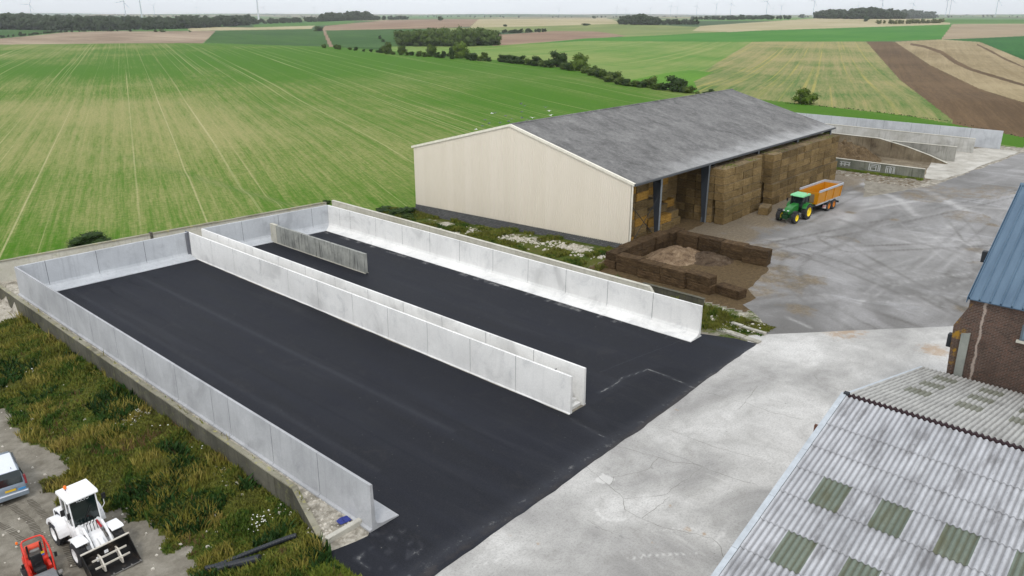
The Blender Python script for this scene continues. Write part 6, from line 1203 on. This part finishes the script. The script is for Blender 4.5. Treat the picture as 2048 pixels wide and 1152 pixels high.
def tree(px, py, wpx, hpx, label, group=None, me=None, name='tree', cat='tree', sink=.12):
    u_, v_, z_, Y = hit(px, py); s_ = Y / 1658.; w_, h_ = wpx * s_ / 2, hpx * s_; t = empty(name, label, cat, (u_, v_, z_ - .1), 0, group)
    c = bpy.data.objects.new('crown', me or rt_.choice(CR)); C.objects.link(c); c.parent = t; rz_ = h_ * (.5 + sink * .4); c.scale = (w_ * 1.3, w_ * 1.3, rz_ * 1.15); c.location = (0, 0, h_ - rz_); c.rotation_euler = (0, 0, rt_.uniform(0, 6.28))
    k = bpy.data.objects.new('trunk', TRK); C.objects.link(k); k.parent = t; k.scale = (h_ * .5, h_ * .5, h_ * .55); return t
tree(180, 494, 78, 30, 'dark round bush behind the old back wall at the left', me=crown_mesh('crown', 1, 1, 1, 3600, .055, M_LEAFD, 90, 26), name='bush', cat='bush')
tree(1609, 208, 44, 30, 'lone green bush in the striped field beyond the barn roof', me=CRG, name='bush', cat='bush'); tree(652, 408, 18, 9, 'tiny dark shrub at the back corner of the clamp walls', name='shrub', cat='shrub'); tree(810, 432, 70, 18, 'low dark shrub at the left foot of the barn gable', name='shrub', cat='shrub'); tree(770, 424, 50, 13, 'low scrubby bush left of the barn gable foot', name='shrub', cat='shrub')
HB = [(648, 95, 8, 7), (672, 97, 9, 8), (679, 98, 8, 8), (700, 99, 7, 5), (712, 100, 9, 7), (728, 102, 6, 4), (742, 103, 7, 5), (756, 104, 7, 4), (764, 105, 10, 10), (776, 107, 17, 22), (786, 108, 9, 6), (803, 109, 16, 17), (814, 110, 9, 8), (824, 110, 9, 7), (838, 112, 12, 10), (849, 113, 10, 9), (863, 112, 19, 23), (876, 114, 12, 10), (886, 115, 14, 14), (902, 117, 14, 22), (921, 115, 28, 30), (936, 118, 14, 12), (948, 120, 16, 14), (960, 121, 11, 9), (970, 121, 14, 16), (979, 122, 8, 8),
      (1003, 123, 14, 14), (1015, 124, 16, 15), (1028, 126, 18, 15), (1043, 127, 18, 16), (1056, 129, 14, 13), (1072, 131, 20, 19), (1088, 133, 16, 13), (1100, 134, 14, 14), (1113, 133, 28, 30), (1128, 138, 16, 13), (1141, 140, 16, 14), (1156, 140, 28, 30), (1168, 145, 14, 12), (1184, 150, 18, 18), (1198, 154, 16, 16), (1212, 158, 20, 20), (1226, 163, 22, 20), (1240, 168, 18, 15), (1256, 170, 20, 13), (1270, 172, 16, 11), (1284, 174, 16, 12), (1299, 174, 20, 22), (1312, 178, 18, 12), (1326, 179, 16, 12), (1345, 180, 34, 28), (1362, 183, 26, 24), (1376, 185, 18, 14), (1395, 187, 9, 5), (1424, 188, 14, 11), (1412, 188, 12, 6)]
HB.sort(key=lambda q: q[0])
sz = lambda h_: 'tiny' if h_ < 8 else 'small' if h_ < 13 else 'middling' if h_ < 20 else 'big'
HBI = [(x, y, w_, h_) for x, y, w_, h_ in HB]
for i, (x, y, w_, h_) in enumerate(HBI): 
    side = 'left stretch' if x < 990 else 'right stretch'; idx = (i + 1) if x < 990 else i + 1 - sum(1 for q in HBI if q[0] < 990)
    tree(x, y + 1, w_ * (1.15 if x < 990 else 1.45), h_ + 1, f'{sz(h_)} dark hedgerow {"tree" if h_ > 15 else "bush"}, {ORD[idx]} from left in the {side} of the field hedge', 'bushes and trees of the field hedge', CRG if x in (921, 1156) else None, 'hedgerow_tree' if h_ > 15 else 'hedgerow_bush', 'tree' if h_ > 15 else 'bush')
for i, (x, y, w_, h_, lab) in enumerate([(880, 41, 10, 8, 'lone small tree on the skyline between two reddish fields'), (760, 78, 7, 7, 'small reddish bush on the field path'), (766, 84, 7, 6, 'small bush lower on the field path'), (637, 62, 22, 10, 'low clump of dark trees at the head of the field path'), (325, 64, 14, 5, 'flat dark bush at the right in the small green meadow'), (311, 64, 7, 4, 'small bush at the middle of the small green meadow'), (260, 63, 7, 5, 'small bush at the left end of the small green meadow'), (380, 64, 6, 3, 'tiny bush at the right end of the small green meadow'), (42, 72, 7, 9, 'dark upright tree in the far left green field'), (1011, 53, 8, 4, 'small bush on the pale stubble, left'), (1188, 37, 9, 5, 'dark round tree on the skyline left of the far copse'), (1172, 51, 18, 4, 'low bush on the edge of the stubble field'), (1732, 43, 12, 10, 'dark tree below the right skyline wood'), (1604, 36, 12, 8, 'round skyline tree left of the right wood')]): tree(x, y, w_, h_, lab, None, None, 'tree', 'tree')
def wood(name, label, poly_line, depth_px, hpx, n, seed, mat, cat='woodland', dens=48):
    """many crowns merged: poly_line = base line pixels; trees from the line backwards"""
    r = np.random.default_rng(seed); V_ = []; F_ = []; xs = [p[0] for p in poly_line]; off = 0; base = CR[:4]; arr = []
    for me in base:
        a = np.array([v_.co[:] for v_ in me.vertices]); f = [tuple(p.vertices) for p in me.polygons]; sel = [q for q in f if len(q) == 3] + [q for q in f if len(q) == 4][:dens * 3]; used = sorted({i for q in sel for i in q}); mp = {u_: i for i, u_ in enumerate(used)}; arr.append((a[used], [tuple(mp[i] for i in q) for q in sel]))
    for i in range(n):
        x = r.uniform(xs[0], xs[-1]); y = np.interp(x, xs, [p[1] for p in poly_line]); hp = np.interp(x, [xs[0], (xs[0] + xs[-1]) / 2, xs[-1]], hpx) if hasattr(hpx, '__len__') else hpx
        u_, v_, z_, Y = hit(x, y); dY = r.uniform(0, 1) ** 1.6 * depth_px; du_ = UV(0, 1); X_, Y_ = XY(u_, v_); k_ = (Y_ + dY) / Y_; u_, v_ = u_ * k_, v_ * k_; z_ = float(terr(u_, v_)); hm_ = hp * Y / 1658. * r.uniform(.6, 1.15); w_ = hm_ * r.uniform(.45, .8)
        a, f = arr[r.integers(0, 4)]; an = r.uniform(0, 6.28); ca, sa = math.cos(an), math.sin(an); q = a * np.array([w_, w_, hm_ * .55]); q = np.stack([q[:, 0] * ca - q[:, 1] * sa + u_, q[:, 0] * sa + q[:, 1] * ca + v_, q[:, 2] + z_ + hm_ * .48], 1)
        V_.append(q); F_ += [tuple(j + off for j in g) for g in f]; off += len(q)
    me = bpy.data.meshes.new(name); me.from_pydata(np.concatenate(V_).tolist(), [], F_); me.materials.append(mat); o = bpy.data.objects.new(name, me); C.objects.link(o); return tag(o, label, cat, kind='stuff')
M_WOOD = leaf_mat('dark_wood_leaves', [srgb(24, 38, 18), srgb(40, 54, 26), srgb(54, 64, 36), srgb(66, 68, 44)])
wood('woodland', 'long dark wood on the skyline at the far left', [(-160, 58), (0, 59), (120, 61), (300, 60), (400, 56), (508, 50)], 320, (32, 26, 16), 700, 1, M_WOOD)
wood('woodland', 'narrow dark wood on the skyline right of the long wood', [(508, 49), (650, 43), (705, 41), (815, 39)], 260, (8, 10, 7), 230, 2, M_WOOD)
wood('woodland', 'darker square copse on the skyline above the reddish field', [(645, 43), (700, 41), (742, 40)], 80, (15, 18, 16), 80, 22, M_WOOD)
wood('copse', 'dense green copse standing in the fields above the hedge', [(800, 92), (860, 93), (920, 93), (990, 90)], 55, (28, 34, 31), 120, 3, leaf_mat('copse_leaves', [srgb(34, 52, 20), srgb(54, 74, 26), srgb(78, 92, 34), srgb(92, 98, 40)]), dens=90)
wood('copse', 'round dark copse on the far skyline right of centre', [(1240, 49), (1280, 50), (1318, 50)], 150, (13, 20, 12), 90, 4, M_WOOD)
wood('scrub', 'low scrub trailing right of the round copse', [(1318, 50), (1345, 49), (1400, 49)], 100, 9, 50, 44, M_WOOD)
wood('hedge', 'thin hedge line between the two far ploughed fields', [(985, 67), (1040, 66), (1092, 64)], 12, (6, 8, 7), 50, 5, M_WOOD)
wood('hedge', 'dark hedge running along the far left fields', [(-60, 78), (20, 75), (60, 71), (110, 66), (180, 63), (240, 63)], 14, (4, 5, 4), 110, 6, M_WOOD)
wood('woodland', 'broad dark wood on the right skyline', [(1628, 37), (1700, 38), (1780, 38), (1868, 37)], 260, (15, 22, 13), 260, 7, M_WOOD)
wood('treeline', 'line of dark trees on the skyline left of the right wood', [(1380, 39), (1450, 40), (1580, 39)], 160, (6, 9, 7), 120, 8, M_WOOD)
wood('scrub', 'olive scrub in front of the right skyline wood', [(1748, 48), (1800, 48), (1886, 46)], 30, (7, 9, 8), 60, 9, leaf_mat('olive_scrub_leaves', [srgb(52, 64, 26), srgb(82, 88, 38), srgb(104, 104, 48)]))
wood('hedge', 'low dark hedge along the far edge of the green strip', [(1560, 206), (1700, 218), (1900, 243), (2048, 276), (2150, 300)], .3, 2.2, 120, 10, M_WOOD)
wood('treeline', 'hazy belts of trees on the farthest rise', [(-400, 35), (600, 35), (1400, 36), (2400, 35)], 2500, 4, 420, 12, M_WOOD)
# ================================================================== wind turbines
M_TURB = simple('turbine_white', srgb(200, 206, 212), .5, var=.02)
def turbine(px, hy, D, rot, label, hub=95, rl=45):
    X = (px - 1024) / 1658 * D; d = ray(px, hy); z_ = CAMZ + D / d[1] * d[2]; u_, v_ = UV(X, D); zg = float(terr(u_, v_)); zb_ = min(z_ - hub, zg - 2)
    t = empty('wind_turbine', label, 'wind turbine', (u_, v_, zb_), math.atan2(v_, u_) + PI + rt_.uniform(-.5, .5), 'wind turbines on the horizon'); H_ = z_ - zb_
    m = MB(); m.tube([(0, 0, 0), (0, 0, H_)], [2.6, 1.6], 10); m.build('tower', M_TURB, t); m = MB(); m.box(-5, 5, -1.8, 1.8, H_ - 1.5, H_ + 2.5); m.build('nacelle', M_TURB, t, bevel=.4)
    for k_ in range(3):
        a = rot + k_ * 2 * PI / 3; ca, sa = math.sin(a), math.cos(a); px2, pz2 = sa, -ca
        m = MB(); c0, c1 = 2.0, .7; m.add([(6 + e_, ca * s_ + px2 * o_ * 1, H_ + .5 + sa * s_ + pz2 * o_) for s_, o_, e_ in ((0, -1.1, 0), (0, 1.1, 0), (rl * .25, 2.0, 0), (rl * .25, -1.3, 0), (rl, .5, 0), (rl, -.4, 0))] + [(6.6, ca * s_ + px2 * o_, H_ + .5 + sa * s_ + pz2 * o_) for s_, o_ in ((0, -1.1), (0, 1.1), (rl * .25, 2.0), (rl * .25, -1.3), (rl, .5), (rl, -.4))],
              [(0, 1, 2, 3), (3, 2, 4, 5), (9, 8, 7, 6), (11, 10, 8, 9), (0, 3, 9, 6), (3, 5, 11, 9), (1, 7, 8, 2), (2, 8, 10, 4)]); m.build('blade', M_TURB, t)
TB = [(60, 9, 3900, .5), (249, 3, 3300, .35), (281, -12, 2700, .1), (515, -26, 2300, 2.), (307, 11, 6500, .8), (392, 14, 8000, .2), (527, 15, 8000, .5), (628, 16, 9000, .9), (680, 17, 9000, .3), (1118, 17, 8500, .7), (1234, 15, 8000, .1), (1252, 18, 9500, .4), (1301, 17, 9000, .9), (1342, 12, 7000, .2), (1355, 14, 8000, .6), (1394, 12, 7000, .3), (1433, 9, 6200, .8), (1462, 7, 5600, .1), (1534, 3, 4800, .5), (1547, 16, 8500, .2), (1563, 12, 7000, .9), (1628, 2, 4600, .6), (1716, 12, 7000, .3), (1764, 1, 4300, .7), (1826, 7, 5600, .4), (1894, 2, 4700, .9), (1901, -1, 4200, .2), (1994, -1, 4200, .5)]
for i, (x, y, D, ro) in enumerate(TB): turbine(x, y, D, ro, f'{"large" if D < 4000 else "faint"} pale wind turbine, {ORD[i + 1 if x < 1000 else i + 1 - 9]} from the left on the {"left" if x < 1000 else "right"} half of the skyline', rl=38)
# ================================================================== birds over the roof
rb2 = random.Random(6)
BP = [(952, 259, 1), (984, 227, 1), (990, 226, 0), (970, 240, 0), (978, 247, 0), (1017, 243, 0), (1023, 238, 0), (1011, 232, 0), (1042, 208, 0), (1049, 212, 0), (1043, 224, 0), (1044, 236, 0), (1065, 236, 1), (1056, 239, 0), (1098, 222, 1), (1101, 231, 1), (1091, 215, 0), (1052, 242, 0), (965, 252, 0), (1000, 246, 0)]
MBW = simple('white_feathers', srgb(226, 226, 224), .8); MBG = simple('grey_feathers', srgb(104, 106, 112), .8)
for i, (x, y, wh) in enumerate(sorted(BP)):
    d = ray(x, y); Y = 92 + rb2.uniform(0, 14); t_ = Y / d[1]; u_, v_ = UV(d[0] * t_, Y); z_ = CAMZ + d[2] * t_; o = empty('bird', f'{"white" if wh else "grey"} bird in flight, {ORD[i + 1]} from the left above the barn roof', 'bird', (u_, v_, z_), rb2.uniform(0, 6.28), 'flock of birds over the field')
    mt = MBW if wh else MBG; m = MB(); m.tube([(-.2, 0, 0), (-.1, 0, .01), (.02, 0, .02), (.12, 0, .02), (.17, 0, .03), (.21, 0, .02)], [.02, .045, .06, .045, .035, .008], 8); m.build('body', mt, o, smooth=True); f_ = rb2.uniform(-.2, .5)
    for s_ in (-1, 1):
        m = MB(); m.add([(-.05, s_ * .03, .04), (.08, s_ * .03, .04), (.07, s_ * .18, .05 + .15 * f_), (-.06, s_ * .2, .05 + .15 * f_), (-.1, s_ * .38, .04 + .2 * f_), (-.05, s_ * .36, .045 + .2 * f_), (0, s_ * .1, .028)], [(0, 1, 2, 3), (3, 2, 5, 4), (0, 6, 1), (0, 3, 6), (1, 6, 2)]); m.build('wing', mt, o)
